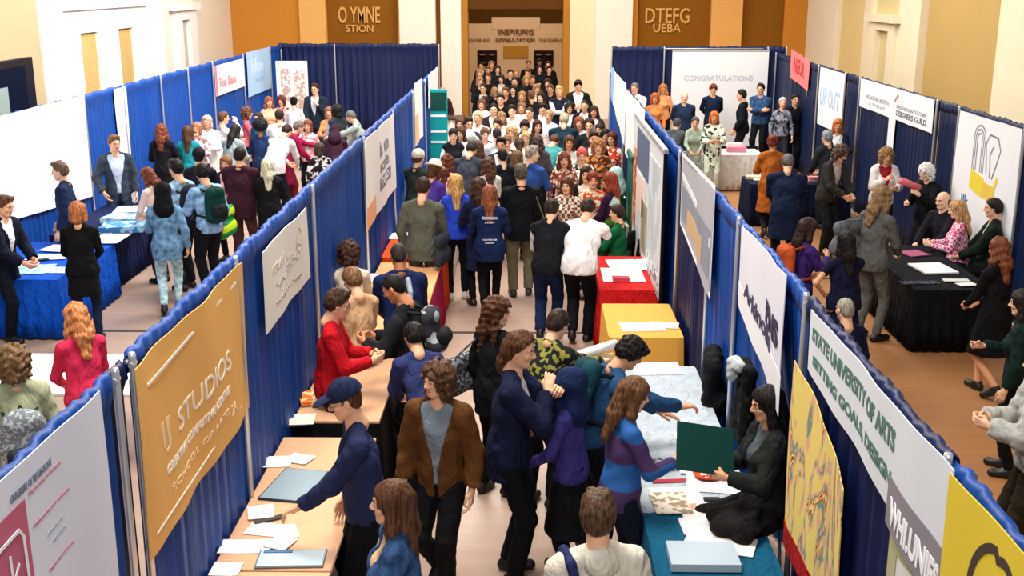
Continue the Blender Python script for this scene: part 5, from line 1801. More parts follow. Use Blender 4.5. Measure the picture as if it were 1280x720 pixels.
# --- foreground of the aisle
capman = P(423, 479, 102, 'man in a navy baseball cap and navy pullover bending over the tablet computer', sex='m', h=1.80, lean=7, hp=14, ra='down', la=((.10, .34, -.42), (.8, -.5, -.3), 'down', 'relax'),
           hair=('buzz', BR), hat=('cap', '#1c2544'), glasses=1, top=('sweater', '#222c50', {'hem': .06}), pants='#101218', bw=1.05)
browngirl = P(545, 454, 165, 'person with wavy brown hair in an open brown jacket walking towards the camera', sex='m', h=1.74, hy=-30, hp=2, tw=0, bw=.92, ra='down', la='down', legs='walk', lead=-1, stride=.5,
              hair=('curly', '#4a3222'), top=('jacket', '#5c3a1c', {'open': .065, 'hem': .12}), inner='#7d8b98', pants='#121216', smile=True, skin=0)
frontgirl = P(487, 602, 98, 'woman with long brown hair, cream top and denim jacket, at the bottom edge', sex='f', h=1.70, hp=0, hy=-5, hair=('long', '#4f3220'), top=('jacket', ('denim', '#274a78'), {'open': .05}),
              inner='#dcc39a', pants=BLK, skin=0, ra='down', la='hold')
blazer = P(655, 417, -96, 'man in a navy blazer with swept back hair holding his hands at his chin', sex='m', h=1.86, lean=5, hp=10, hy=-6, ra=((.02, .22, -.05), (.7, .1, -1), 'in', 'grip'), la=((.0, .27, -.08), (.7, .1, -1), 'in', 'grip'),
           hair=('slick', '#4a2d1a'), top=('blazer', '#141b36', {'open': .03}), inner='#e4e6ea', pants='#0d0e13')
curlyb = P(625, 373, -35, 'woman with curly brown hair dressed in black looking over her shoulder', sex='f', h=1.70, hy=-65, hair=('longcurly', '#4a2c1a'), top=('coat', '#111216', {'hem': .18}), pants='#0c0d10', ra='hold', la='down', smile=True)
handbag(curlyb, 'L', 'grey patterned shoulder bag of the curly haired woman in black', ('pattern', '#3a3d42', '#8a8f96', 30), 1.2, off=(0, -.06, .25))
camo = P(703, 388, -40, 'person in a dark jacket with yellow and camouflage print leaning to the right table', sex='m', h=1.68, lean=24, hp=18, ra='reach', la='low', hair=('short', DB), top=('jacket', ('pattern', '#1b1e20', '#85823c', 18)), pants='#181a1e', bw=1.02)
front = P(748, 617, 12, 'man in a cream hooded top seen from behind at the bottom edge', sex='m', h=1.74, hy=-14, hp=6, hair=('side', '#4a3424'), top=('hoodie', '#ded8c6'), pants='#26282e', bw=1.06)
e0, J0, a0 = front
e = empty('shoulder_strap', 'navy strap over the shoulder of the man in the cream hooded top', 'strap', toworld(e0, a0, J0['SL']), a0)
pts = [V(.05, -.17, -.32), V(.05, -.14, -.05), V(.03, -.08, .055), V(.02, .03, .075), V(.02, .11, .0), V(.05, .15, -.2)]
v, q_ = isurf([C(p0, p1, .026, None, .01) for p0, p1 in zip(pts[:-1], pts[1:])], .009)
put('strap', new_mesh('strap', v, q_, None, True, 1), mat('#26305c', 'fabric'), e)
lean_b = P(800, 424, -75, 'black haired man reaching across the grey cloth with his right arm', sex='m', h=1.76, lean=26, hp=26, ra=((.10, .52, -.26), (.5, 0, -.9), 'down', 'relax'), la=((.16, .45, -.40), (.6, -.3, -.5), 'down', 'flat'),
           hair=('crop', BK), top=('jacket', '#20446a'), pants='#10131a', skin=1)
backpack(lean_b, 'teal and black backpack worn by the black haired man reaching over the table', '#123c46', '#0e1418', 1.1)
sweatg = P(800, 473, -78, 'woman with long brown hair in a sweater of blue, white and plum blocks', sex='f', h=1.68, hp=16, ra='hold', la='down', hair=('long', '#5b3d26'), top=('sweater', ('blocks', '#2b5c9e', '#4a3560', .9), {'hem': .1}), pants='#12182c', skin=0)
seatg = P(955, 484, 98, 'dark haired woman in a dark olive jacket sitting behind the right table reading', sex='f', h=1.68, legs='sit', seat=.78, zf=.34, hp=10, lean=3, legfold=1, ra='hold', la='hold', hair=('long', BK),
          top=('jacket', '#1f2320', {'open': .04}), inner='#4d555c', pants='#0e0f13', skin=1)
# dark green folder in her hands
e0, J0, a0 = seatg
fp = toworld(e0, a0, (J0['TR'] + J0['TL']) / 2 + V(0, .12, .05))
e = empty('folder', 'dark green folder held open by the seated woman behind the right table', 'folder', fp + Vector((.0, -.05, .02)), D(10))
o = MB().box(-.20, .20, -.006, .006, -.05, .27, bev=.003).build('cover', mat('#0f3b36', 'paper'), e); o.rotation_euler = (D(-35), D(12), 0)
o = MB().box(-.19, .19, .008, .014, -.04, .26).build('paper_leaf', mat('#e8e6e2', 'paper'), e); o.rotation_euler = (D(-35), D(12), 0)
# coats hanging and draped in the gap behind her
v, q_ = isurf([C((0, .12, .60), (0, -.12, .60), .05, .05, .05), C((0, .10, .5), (.0, .15, .0), .10, .13, .08, flat=((1, 0, 0), .6)), C((0, -.10, .5), (0, -.13, .02), .10, .13, .08, flat=((1, 0, 0), .6))], .014, noise=(26, .012))
o = put('hanging_coat', new_mesh('coat', v, q_, None, True, 1), mat('#0d0e12', 'fabric'), None, (XR - .13, 7.45, 1.12)); o.scale = (.85, .85, .85); tag(o, 'black coat hanging by the curtain pole behind the reading woman', 'coat')
v, q_ = isurf([C((0, .08, 0), (0, -.08, .02), .055, .05, .03), C((-.04, .0, -.08), (-.05, 0, .03), .05, .04, .04)], .012, noise=(50, .006))
o = put('fleece_collar', new_mesh('collar', v, q_, None, True, 1), mat('#b9bfc4', 'fabric'), o, (-.07, .02, .60))
e = empty('draped_chair', 'chair draped with a black padded jacket beyond the reading woman', 'chair', (XR - .30, 9.25, 0), D(80))
for sx in (-1, 1):
    MB().tube([(sx * .2, .2, 0), (sx * .2, -.18, .48), (sx * .2, -.24, 1.05)], .014, 8).build('leg', PM, e)
    MB().tube([(sx * .2, -.24, 0), (sx * .2, .16, .46)], .014, 8).build('leg', PM, e)
MB().box(-.21, .21, -.2, .2, .45, .48, bev=.012).build('seat', mat('#15161a', 'fabric'), e)
v, q_ = isurf([C((-.17, -.24, 1.08), (.17, -.24, 1.08), .08, .08, .05), C((-.16, -.28, .75), (.16, -.28, .75), .12, .12, .08), C((-.2, -.24, 1.0), (-.24, -.2, .6), .07, .05, .04), C((.2, -.24, 1.0), (.24, -.2, .6), .07, .05, .04)], .015, noise=(26, .012))
put('padded_jacket', new_mesh('jacket', v, q_, None, True, 1), mat('#101114', 'fabric'), e)
scarf = P(712, 462, 75, 'person in a navy head scarf and purple top facing the man in the blazer', sex='f', h=1.58, hair=('hood', '#16244a'), top=('shirt', '#3b3478'), skirt=(.5, '#101015'), pants='#101015', ra='hold', la='low', hp=-5)
x, y = at(745, 440, 1.0).x, at(745, 440, 1.0).y
e = empty('foam_board', 'beige foam board with a white rolled sheet on top, leaning at the yellow cloth', 'board', (x, y, 0), D(12))
MB().box(-.16, .16, -.015, .015, 0, .98, bev=.004).build('board_sheet', mat('#d9bc92', 'paper'), e)
MB().tube([(-.17, -.05, 1.0), (.2, .06, 1.05)], .04, 12).build('paper_roll', mat('#f6f4f0', 'paper'), e, smooth=True)

# --- left side of the aisle, middle distance
red = P(428, 363, -85, 'man in a red fleece with dark brown hair talking beside the curtain', sex='m', h=1.74, hp=18, hy=10, ra='hold', la='hold', hair=('side', '#3a281c'), top=('sweater', '#b3101f', {'hem': .1}), pants='#1a1a20', skin=0, glasses=1)
mgr = P(483, 345, 78, 'man with cropped black hair in a black jacket with grey and white patches', sex='m', h=1.80, lean=12, hp=26, ra='hold', la='hold', hair=('buzz', '#14110f'), top=('jacket', ('pattern', '#121318', '#23262c', 6)), pants='#0f1014', skin=2, bw=1.08)
backpack(mgr, 'grey and black day pack on the back of the man with cropped black hair', ('pattern', '#33363c', '#a9aeb4', 8), '#1a1c20', .85)
P(514, 404, 25, 'man in an indigo pullover bending close behind the man with cropped hair', sex='m', h=1.56, lean=25, hp=20, hair=('short', BK), top=('sweater', '#2c3462'), pants='#10131c', ra='low', la='low')
strp = P(497, 304, 15, 'man in a navy jacket with a pale stripe seen from behind at the peach table', sex='m', h=1.78, lean=18, hp=14, hair=('buzz', '#2a2622'), top=('jacket', '#14204a'), pants='#10131c', ra='low', la='low', bw=1.08, skin=3)
e0, J0, a0 = strp
e = empty('sling_strap', 'pale diagonal strap across the back of the navy jacket at the peach table', 'strap', toworld(e0, a0, J0['C']), a0)
R3 = J0['R3']; pts = [V(.05, -.165, .17), V(.06, -.185, .05), V(.04, -.18, -.1), V(.0, -.165, -.25)]
v, q_ = isurf([C(R3 @ p0, R3 @ p1, .026, None, .01) for p0, p1 in zip(pts[:-1], pts[1:])], .01)
put('strap', new_mesh('strap', v, q_, None, True, 1), mat('#aab4c4', 'fabric'), e)
P(435, 302, 10, 'woman with curly dark brown hair in a cream top beside the blue curtain', sex='f', h=1.66, hair=('curly', '#3c241a'), top=('sweater', '#d9cbb4'), pants=BLK, hp=14, ra='low', la='low')
P(436, 335, 40, 'man with light brown hair in a beige shirt just behind the man in red', sex='m', h=1.66, hair=('short', '#6a4c34'), top=('shirt', '#c9a27c'), pants=BLK, hp=24, ra='low', la='low')
olive = P(530, 222, -12, 'man in an olive grey jacket standing at the tables with a dark shoulder bag', sex='m', h=1.84, hp=14, lean=5, hair=('short', DB), top=('jacket', '#565a50', {'hem': .14}), pants='#4a4c52', ra='low', la='down', bw=1.1, shoes='#6b4a3a')
handbag(olive, 'R', 'large slate grey messenger bag of the man in the olive grey jacket', '#30343e', 1.45, off=(.0, -.03, .12), name='messenger_bag')
P(545, 203, -25, 'woman in a cream wide brimmed hat and violet top leaning over the white cloth', sex='f', h=1.68, hp=20, lean=12, hair=('bob', BR), hat=('brim', '#e6dccb'), top=('shirt', '#4b3a96'), inner=None, pants=BLK, ra='low', la='low')
blond = P(572, 218, 8, 'woman with very long blond hair in a bright blue top and black trousers', sex='f', h=1.70, hair=('long', '#b08a52'), top=('sweater', '#2746c8'), pants='#0e0f16', legs='stand', ra='low', la='low', shoes='#c9c9cc')
navyw = P(611, 231, 2, 'woman in a navy jacket with white print on the back, reddish hair, walking away', sex='f', h=1.70, hair=('long', '#7a452c'), top=('jacket', '#16264e', {'hem': .16}), pants='#0c0d12', legs='walk', stride=.8, ra='hold', la='hold', bw=1.15)
e0, J0, a0 = navyw
R3 = J0['R3']
for k, (t_, z_, w_, h_) in enumerate((('TECHNOVA', .10, .20, .035), ('STAFF', .05, .12, .02), ('VOLUNTEER TEAM', -.17, .18, .02), ('CREW', -.21, .12, .02))):
    o = text_mesh('printed_lettering', t_, .1, mat('#dfe6f2', 'paper'), e0, .004, .003, fit=(w_, h_))
    M_ = Matrix(((1, 0, 0, 0), (0, 0, 1, 0), (0, 1, 0, 0), (0, 0, 0, 1)))
    c_ = J0['C'] + R3 @ V(0, -.158, z_)
    o.matrix_local = Matrix.Translation(Vector(c_)) @ Matrix(((1, 0, 0, -w_ / 2), (0, 0, -1, 0), (0, 1, 0, 0), (0, 0, 0, 1)))
P(596, 222, 15, 'woman with loose dark brown hair half hidden behind the woman in the printed navy jacket', sex='f', h=1.70, hair=('longwavy', '#3c241a'), top=('coat', '#1a2140'), pants='#0c0d12', ra='hold', la='hold')
khaki = P(651, 206, 5, 'man with grey brown hair in a black jacket and khaki trousers', sex='m', h=1.80, hair=('side', '#4a4238'), top=('jacket', '#0f1218', {'hem': .15}), pants='#6f6a52', ra='down', la='low', bw=1.08, shoes='#33302c')
handbag(khaki, 'R', 'olive green tote bag hanging beside the man in khaki trousers', '#6a6a38', 1.5, off=(.04, .0, .05), name='tote_bag')
white = P(741, 238, -14, 'man in a white shirt and black trousers bending over the beige table, seen from behind', sex='m', h=1.86, lean=38, hp=30, hair=('short', DB), top=('shirt', '#f2f2f4', {'hem': .06}), pants='#0f1016', legs='walk', stride=.35, ra='reach', la='low', bw=1.2, pos=(.60, 13.0))
P(701, 240, -10, 'person in a black vest and navy trousers left of the bending white shirt', sex='m', h=1.76, lean=22, hp=20, hair=('short', '#241812'), top=('vest', '#15181e'), inner='#dfe2e6', pants='#152246', legs='walk', stride=.6, ra='low', la='low', pos=(.22, 13.1))
P(776, 248, 60, 'woman in a plum dress with long auburn hair sitting behind the beige table', sex='f', h=1.66, hair=('long', '#7a3422'), top=('dress', '#331a38'), skirt=(.4, '#331a38'), pants=None, lean=8, ra='low', la='low', pos=(1.15, 15.4))
P(757, 222, 150, 'person in a red patterned top behind the beige table', sex='f', h=1.64, hair=('bob', '#4a2418'), top=('shirt', ('pattern', '#b03224', '#e9dccb', 18)), pants=BLK, pos=(1.45, 19.9))
P(800, 222, 55, 'vendor in a bright green jacket with a pale scarf by the right curtain', sex='f', h=1.52, hair=('hood', '#a9cfd0'), top=('coat', '#0d6a3a'), pants='#0c3a24', ra='low', la='low', pos=(1.28, 16.6))
P(822, 262, 70, 'vendor in a dark green top sitting low by the display board', sex='m', h=1.60, legs='sit', seat=.46, hair=('short', '#2b211a'), top=('jacket', '#116038'), pants='#59603a', ra='lap', la='lap', pos=(1.2, 14.85))
P(809, 262, 60, 'seated vendor with a pale cap in an olive green coat behind the red tablecloth', sex='f', h=1.6, legs='sit', seat=.46, hair=('short', BK), hat=('beanie', '#b9cfc8'), top=('coat', '#3f6a2c'), pants='#3b4a2a', ra='lap', la='lap', pos=(1.16, 15.35), group=None)
# --- mid aisle crowd
teal = P(690, 172, -20, 'person in a teal shirt bending forward, back to the camera', sex='m', h=1.76, lean=42, hp=40, hair=('short', BR), top=('shirt', '#3f8a8c'), pants='#10141c', ra='low', la='low', bw=1.1)
P(665, 183, -30, 'grey haired man in a blue shirt in the middle of the aisle', sex='m', h=1.76, hair=('side', '#8b8378'), top=('shirt', '#2f4f94'), pants='#1a1f30', hy=-50, skin=5, ra='hold', la='hold')
P(706, 142, -6, 'large man in a dark teal blazer seen from behind in the crowd', sex='m', h=1.78, lean=14, hp=20, hair=('short', '#a99a80'), top=('blazer', '#12303e', {'hem': .2}), pants='#0f1a22', bw=1.25, ra='low', la='low')
P(592, 178, -18, 'man in a dark grey coat over navy trousers stooping by the white cloth', sex='m', h=1.80, lean=22, hp=30, hair=('short', '#2b2420'), top=('coat', '#343a44', {'hem': .2}), pants='#13284e', bw=1.1, ra='low', la='low')
P(524, 188, -35, 'person in a dark olive coat with a cream knit cap by the left curtain', sex='m', h=1.72, lean=8, hair=('short', BR), hat=('beanie', '#c9bfae'), top=('coat', '#28322a'), pants=BLK, ra='low', la='low')
P(559, 193, -20, 'woman in a red and white top beside the cream hat', sex='f', h=1.66, hair=('longwavy', '#5a2e1e'), top=('shirt', ('pattern', '#c43a34', '#f0e2d8', 14)), pants=BLK, ra='low', la='low')
P(561, 172, 160, 'person wrapped in a pale mint shawl bending over the far white cloth', sex='f', h=1.68, lean=35, hp=30, hair=('hood', '#d5e2e0'), top=('coat', '#dbe7e6'), pants='#cfd8da', bw=1.25, ra='low', la='low', pos=(-1.0, 20.9))
P(570, 160, 190, 'woman with tied dark hair in a black vest beyond the white cloth', sex='f', h=1.66, hair=('ponytail', BK), top=('vest', '#14151a'), inner='#efeeea', pants=BLK)
P(575, 147, 170, 'woman in a pale pink blouse near the teal display', sex='f', h=1.68, hair=('long', BR), top=('shirt', '#edc9cb'), pants=BLK)
P(699, 108, 175, 'fair haired man in a light shirt and dark vest with folded arms by the doorway', sex='m', h=1.80, hair=('side', '#d5b27a'), top=('vest', '#1c2130'), inner='#dfe5ee', pants='#e4e6ea', ra='cross', la='cross')
P(723, 100, 185, 'tall black haired man in a dark jacket over a white shirt by the cream pillar', sex='m', h=1.90, hair=('crop', BK), top=('jacket', '#1a1c22', {'open': .07}), inner='#f0f0f0', pants='#15161b', ra='hold', la='pocket')
P(724, 146, 178, 'smiling woman with chestnut bob in a white blouse facing the camera', sex='f', h=1.68, hair=('bob', '#7a4226'), top=('shirt', '#efe7e6'), pants='#3a2e2a', smile=True, ra='hold', la='hold')
P(745, 150, 165, 'man in a black bomber jacket with a white stripe by the right curtain', sex='m', h=1.78, hair=('short', BK), top=('jacket', ('plaid', '#17181d', '#24262c', 8)), pants=BLK, ra='pocket', la='hold')
P(748, 174, 178, 'woman with curly honey brown hair and amber scarf facing the camera', sex='f', h=1.72, hair=('curly', '#8a5a34'), top=('jacket', ('pattern', '#5a2a1c', '#c98a4a', 14)), pants=BLK, skin=0)
P(765, 188, 150, 'person in a white top at the edge of the right curtain', sex='f', h=1.66, hair=('bob', '#2c2018'), top=('shirt', '#e6e4ee'), pants=BLK, pos=(1.3, 21.0))
P(724, 186, 180, 'person with a pink headband and white patterned top in the middle aisle crowd', sex='f', h=1.66, hair=('bun', '#b04a44'), top=('shirt', ('pattern', '#f0eee8', '#3a3230', 20)), pants=BLK)
P(709, 190, 175, 'woman with reddish brown waves and a rust coloured top in the middle aisle crowd', sex='f', h=1.64, hair=('longwavy', '#5f3424'), top=('shirt', ('pattern', '#8a4434', '#e4cdbb', 20)), pants=BLK)
P(733, 208, 170, 'person in a dark cardigan over white standing before the beige table', sex='f', h=1.62, hair=('long', '#2a1a14'), top=('jacket', '#20181c', {'open': .07}), inner='#efe6de', pants=BLK)
P(709, 222, 160, 'person in a brown and white checked top left of the beige table', sex='f', h=1.58, hair=('bob', '#4a2a1c'), top=('shirt', ('plaid', '#7a4a36', '#efe0d2', 14)), pants=BLK)
P(745, 216, 185, 'person with auburn hair in an orange patterned scarf at the beige table', sex='f', h=1.62, hair=('bun', '#6a2c1a'), top=('shirt', ('pattern', '#c4562a', '#f0dcc0', 16)), pants=BLK)
rc = random.Random(11)
HS_F = ['long', 'longwavy', 'bob', 'ponytail', 'curly', 'bun']; HS_M = ['short', 'side', 'crop', 'buzz']
# middle crowd: white, grey and dark clothes; each entry: head pixel, heading, sex, top, top colour, hair colour, label
mid = [
    (628, 186, 10, 'm', 'vest', '#14161c', BK, 'man in a black vest over white shirt left of the grey haired man', '#eef0f2'), (640, 158, 170, 'f', 'shirt', '#f0ede6', '#a8845a', 'fair woman in a cream blouse facing the camera in mid aisle'),
    (612, 196, 20, 'f', 'shirt', '#e8e2de', BR, 'woman in an off white shirt ahead of the printed navy jacket'), (605, 160, 200, 'f', 'jacket', '#50404a', '#5a3a28', 'woman in a mauve jacket near the stooping grey coat', '#efe8e2'),
    (615, 150, 165, 'm', 'shirt', '#f4f4f4', '#3a2a20', 'man in a plain white shirt left of mid aisle, facing the camera'), (627, 140, 185, 'f', 'shirt', '#efefec', '#8a6a4a', 'light haired woman in a white top in the left half of the crowd'),
    (640, 132, 178, 'm', 'shirt', '#f2f2f4', '#2a2018', 'tall man in a long white shirt at the centre of the crowd'), (597, 140, 150, 'm', 'shirt', '#f3f3f3', '#caa27a', 'sandy haired man in white at the left fringe of the crowd'),
    (602, 124, 172, 'f', 'coat', '#f4f3ef', '#5a4030', 'woman in a long white coat below the dark group'), (617, 130, 190, 'm', 'jacket', '#2a2226', BK, 'man in a dark brown jacket with white collar in the crowd', '#f0f0f0'),
    (652, 128, 175, 'f', 'coat', '#efece8', '#7a5a44', 'woman in a pale coat on the right of the white shirted man'), (664, 134, 160, 'm', 'shirt', '#d9dde4', '#3a2c22', 'man in a pale grey shirt in the right half of the crowd'),
    (655, 150, 185, 'm', 'jacket', '#1d2026', DB, 'man in a charcoal jacket before the pale coat', '#e6e6e6'), (672, 150, 200, 'f', 'shirt', '#d8b9b0', '#3a221a', 'woman in a dusty pink top beside the large teal blazer'),
    (647, 172, 5, 'f', 'shirt', '#ece9e4', '#3a2a22', 'woman in an ivory shirt seen from behind beyond the khaki man'), (634, 170, 192, 'f', 'jacket', '#3b2f2c', '#6a4630', 'woman in a brown jacket facing the camera in mid aisle', '#efe6dc'),
    (618, 172, 175, 'm', 'jacket', '#24262e', BK, 'man in a black jacket and pale tie in mid aisle', '#f2f2f2'), (583, 158, 160, 'f', 'shirt', '#efe9e6', '#43291c', 'woman in a white blouse next to the pink blouse'),
    (588, 148, 205, 'm', 'jacket', '#3a3338', '#241a16', 'man in a dim plum jacket between the white blouses', '#e8e4e0'), (683, 138, 170, 'f', 'coat', '#cdd3dd', '#9a7a5a', 'woman in a light blue grey coat left of the teal blazer'),
    (678, 128, 190, 'm', 'jacket', '#171a20', BK, 'man in a black jacket below the fair haired man', '#dde2ea'), (740, 132, 172, 'f', 'jacket', '#23222a', '#2a1c16', 'woman in a black jacket right of the tall black haired man', '#d8d4d4'),
    (712, 128, 182, 'f', 'shirt', '#dfe4ee', '#2b2019', 'woman in a pale blue blouse between the two standing men'), (733, 126, 168, 'm', 'jacket', '#1b1d24', DB, 'man in a dark jacket behind the smiling woman', '#cfd2d8'),
    (604, 176, 30, 'f', 'coat', '#5a4a4c', '#4a2e22', 'woman in a taupe coat right of the stooping grey coat'), (622, 160, 12, 'm', 'shirt', '#cfd4dc', '#2b2420', 'man in a pale grey shirt seen from behind at the centre'),
    (659, 165, 175, 'f', 'shirt', '#e8dccf', '#b08858', 'blond woman in a beige top facing the camera in mid aisle'), (675, 168, 10, 'f', 'jacket', '#454048', '#3a2a24', 'woman in a slate jacket left of the teal shirt', '#e2e2e4'),
    (645, 188, 12, 'f', 'coat', '#3a3028', '#5f4630', 'woman with brown hair right behind the khaki man'), (738, 165, 180, 'm', 'jacket', '#3a2420', '#2a1a14', 'man in a maroon jacket left of the curly honey haired woman', '#efe9e2'),
    (716, 170, 175, 'f', 'shirt', '#eae3e0', '#4a2f22', 'woman in a white top below the smiling woman'), (757, 162, 190, 'f', 'jacket', '#2a2428', '#1c1412', 'woman in a black jacket close to the right curtain', '#d9cfcf'),
]
for (px, py, hd, sx, tp, tc, hc, lb, *inn) in mid:
    hr = rc.choice(HS_F if sx == 'f' else HS_M)
    arms = [('low', 'low'), ('hold', 'hold'), ('down', 'hold'), ('phone', 'down'), ('cross', 'cross'), ('down', 'down')][rc.randrange(6)]
    P(px, py, hd + rc.uniform(-8, 8), lb, sex=sx, h=1.72 if sx == 'm' else 1.64, hair=(hr, hc), top=(tp, tc), inner=inn[0] if inn else None, pants=rc.choice(['#14151b', '#1d2230', '#2a2a30']),
      ra=arms[0], la=arms[1], skin=rc.choice([0, 0, 1, 5]), lod=2 if py < 175 else 1, smile=rc.random() < .4)
# --- the dark group before the far banner
k = 0
GD = 'people in dark clothes packed before the far banner'
for (py, xs) in ((74, (603, 614, 659, 671, 682)), (84, (597, 609, 621, 634, 646, 660, 673, 686)), (95, (600, 612, 625, 640, 655, 668, 681)), (106, (604, 617, 630, 644, 657, 671, 684)), (117, (610, 624, 650, 664, 678))):
    for px in xs:
        hd = 180 if (py < 100 or k % 3) else 0
        top = ('coat' if k % 2 else 'jacket', ['#0f0f13', '#17131a', '#1a1214', '#101822'][k % 4])
        P(px + rc.uniform(-4, 4), py + rc.uniform(-3, 4), hd + rc.uniform(-25, 25), 'distant person in dark clothes in the packed group before the far tan banner', group=GD, sex='mf'[k % 2], h=[1.62, 1.74, 1.68][k % 3],
          hair=(['short', 'bob', 'side', 'long'][k % 4], [BK, DB, '#5a4030', '#8a6a48'][k * 3 % 4]), top=top, inner='#cfc8c2' if k % 5 == 0 else None, pants='#101014', ra=['down', 'hold'][k % 2], la='down', lod=2, skin=[0, 0, 1, 5][k % 4])
        k += 1
P(555, 98, 178, 'person in a pink top standing behind the white lectern', sex='f', h=1.66, hair=('short', '#a86a5a'), top=('jacket', '#3a1e26', {'open': .07}), inner='#eab8b4', pants=BLK, pos=(-2.16, 28.1), skin=5)

# --- left booths
P(8, 246, -100, 'man in a dark suit and open white collar at the far left frame edge', sex='m', h=1.76, hair=('side', '#5a3a28'), top=('blazer', '#12162a', {'open': .05}), inner='#f0eef2', pants='#10131f', hp=12, lean=8, ra='low', la='low')
P(71, 203, 102, 'man in a navy suit looking left before the blank white banner', sex='m', h=1.82, hair=('side', '#5a4636'), top=('blazer', '#152242', {'open': .03}), inner='#e8eaf0', pants='#121a30', hp=8, ra='pocket', la='down')
P(96, 252, 14, 'woman with a reddish bob in a black dress at the royal blue cloth', sex='f', h=1.70, hair=('bob', '#a0623a'), top=('dress', '#0d0e12'), skirt=(.30, '#0d0e12'), pants='#1b2440', ra='low', la='low', hp=10, bw=1.1)
P(92, 379, 42, 'woman with long blond hair in a bright pink top behind the orange banner curtain', sex='f', h=1.66, hair=('longwavy', '#b9784a'), top=('shirt', '#e0325a'), pants='#3a1c1c', ra='low', la='low', hp=12, bw=1.08)
gb = P(14, 432, 28, 'person with tousled light brown hair in a sage jacket at the left frame edge', sex='f', h=1.68, hair=('curly', '#6e5438'), top=('jacket', '#a3a888'), pants='#4a5058', ra='down', la='down', bw=1.1)
backpack(gb, 'grey speckled backpack on the person at the left frame edge', ('pattern', '#7a8288', '#b9c0c4', 40), '#30343a', 1.1, drop=.16)
P(143, 170, -150, 'man in an open dark grey jacket over a pale shirt leaning by the left curtain', sex='m', h=1.84, hair=('side', '#6a4a34'), top=('jacket', '#3a4250', {'open': .08, 'hem': .16}), inner='#c9d6ea', pants='#28344c', ra='pocket', la='down', hy=15)
P(201, 155, 5, 'woman with chestnut hair all in black facing the left curtain', sex='f', h=1.76, hair=('longwavy', '#6a3620'), top=('coat', '#17151c', {'hem': .3}), pants='#121116', ra='hold', la='hold')
P(234, 157, 8, 'woman with a dark brown ponytail in a teal jacket facing the left curtain', sex='f', h=1.70, hair=('long', '#4a3020'), top=('jacket', '#1f8a94'), pants='#15161c', ra='hold', la='hold')
P(249, 152, 175, 'woman in a pink and white blouse facing the camera by the left curtain', sex='f', h=1.64, hair=('bob', '#a06a4a'), top=('shirt', ('pattern', '#e8c9cc', '#9a6a70', 18)), pants='#20202c', ra='chin', la='hold')
P(262, 144, 178, 'pale haired woman in a long white coat facing the camera', sex='f', h=1.72, hair=('bob', '#c9a08a'), top=('coat', '#f3f1ec', {'hem': .4}), pants='#e6e2dc', ra='up', la='hold')
P(273, 141, -60, 'person in a white shirt raising a sheet beside the long white coat', sex='m', h=1.74, hair=('short', '#5a3c2a'), top=('shirt', '#f1efe8'), pants='#1c1d24', ra='up', la='hold')
P(252, 186, 5, 'person with a black knit cap in a dark jacket behind the two denim jackets', sex='m', h=1.72, hair=('short', BK), hat=('beanie', '#14161c'), top=('jacket', '#1a1c26'), pants='#14151b', ra='hold', la='hold')
P(180, 211, 62, 'woman with auburn hair in a cream top looking down at the folded shirts', sex='f', h=1.66, hair=('longwavy', '#5f3020'), top=('shirt', '#e6d2c4'), pants='#1c1d24', hp=28, lean=10, ra='low', la='low')
hood = P(203, 229, 12, 'person with a black hood in a faded denim jacket and pale blue trousers walking', sex='f', h=1.72, hair=('hood', '#111114'), top=('jacket', ('denim', '#5d88ac'), {'hem': .16}), pants=('denim', '#a9cfe8'), legs='walk', stride=.9, ra='down', la='hold', shoes='#14161c', bw=1.08)
m1 = P(217, 200, 58, 'laughing black haired man in a light denim shirt with a big dark backpack', sex='m', h=1.82, hair=('side', '#17120f'), top=('shirt', ('denim', '#86a9c8')), pants='#15171d', hp=12, smile=True, ra='strap', la='hold')
backpack(m1, 'large charcoal backpack of the laughing man in the light denim shirt', '#20242e', '#2c303c', 1.3, drop=.08)
m2 = P(250, 205, 48, 'black haired man in a light blue jacket with a green backpack', sex='m', h=1.80, hair=('crop', '#15110f'), top=('jacket', ('denim', '#7fa6cc')), pants='#0f1118', hp=16, ra='down', la='hold')
backpack(m2, 'dark green backpack of the man in the light blue jacket', '#0f3a34', '#16211f', 1.05)
mar = P(300, 184, -8, 'man in a maroon coat and cap seen from behind in the left booths', sex='m', h=1.82, hair=('short', '#1d1413'), top=('coat', '#3a1c2a', {'hem': .16}), pants='#4a2c2a', ra='low', la='low', bw=1.2)
_w = at(283, 274, .92); _e, _J, _a = mar
_dx, _dy = _w.x - _e.location.x, _w.y - _e.location.y
_l = V(_dx * math.cos(_a) + _dy * math.sin(_a), -_dx * math.sin(_a) + _dy * math.cos(_a), .92)
_l = _l - V(-.27, -.02, _J['P'][2] - .08)
gbag = handbag(mar, 'L', 'green tote bag with a lime stripe left of the man in the maroon coat', ('blocks', '#118a3a', '#b4cf2a', 1.6), 1.6, off=tuple(_l), strap=False, name='tote_bag')
P(278, 195, 172, 'woman with light brown hair and rosy face left of the maroon coat', sex='f', h=1.62, hair=('bob', '#7a5238'), top=('jacket', '#20242e', {'open': .06}), inner='#e9b9b4', pants=BLK)
P(296, 156, -20, 'woman with long dark hair bending in a pale grey sweater', sex='f', h=1.72, lean=16, hp=22, hair=('long', '#1d1815'), top=('sweater', '#93a3a8', {'hem': .1}), pants='#20242c', ra='low', la='low', bw=1.15)
P(325, 150, 5, 'person with a large round black afro in a navy blue top', sex='f', h=1.72, hair=('afro', '#0f0e10'), top=('shirt', '#22345e'), pants='#171a24', ra='hold', la='hold', skin=3)
P(334, 198, 12, 'blond person in a black coat beside the big black afro', sex='f', h=1.66, hair=('long', '#d8c6a4'), top=('coat', '#14161a', {'hem': .3}), pants='#b08a60', ra='hold', la='hold', bw=1.05)
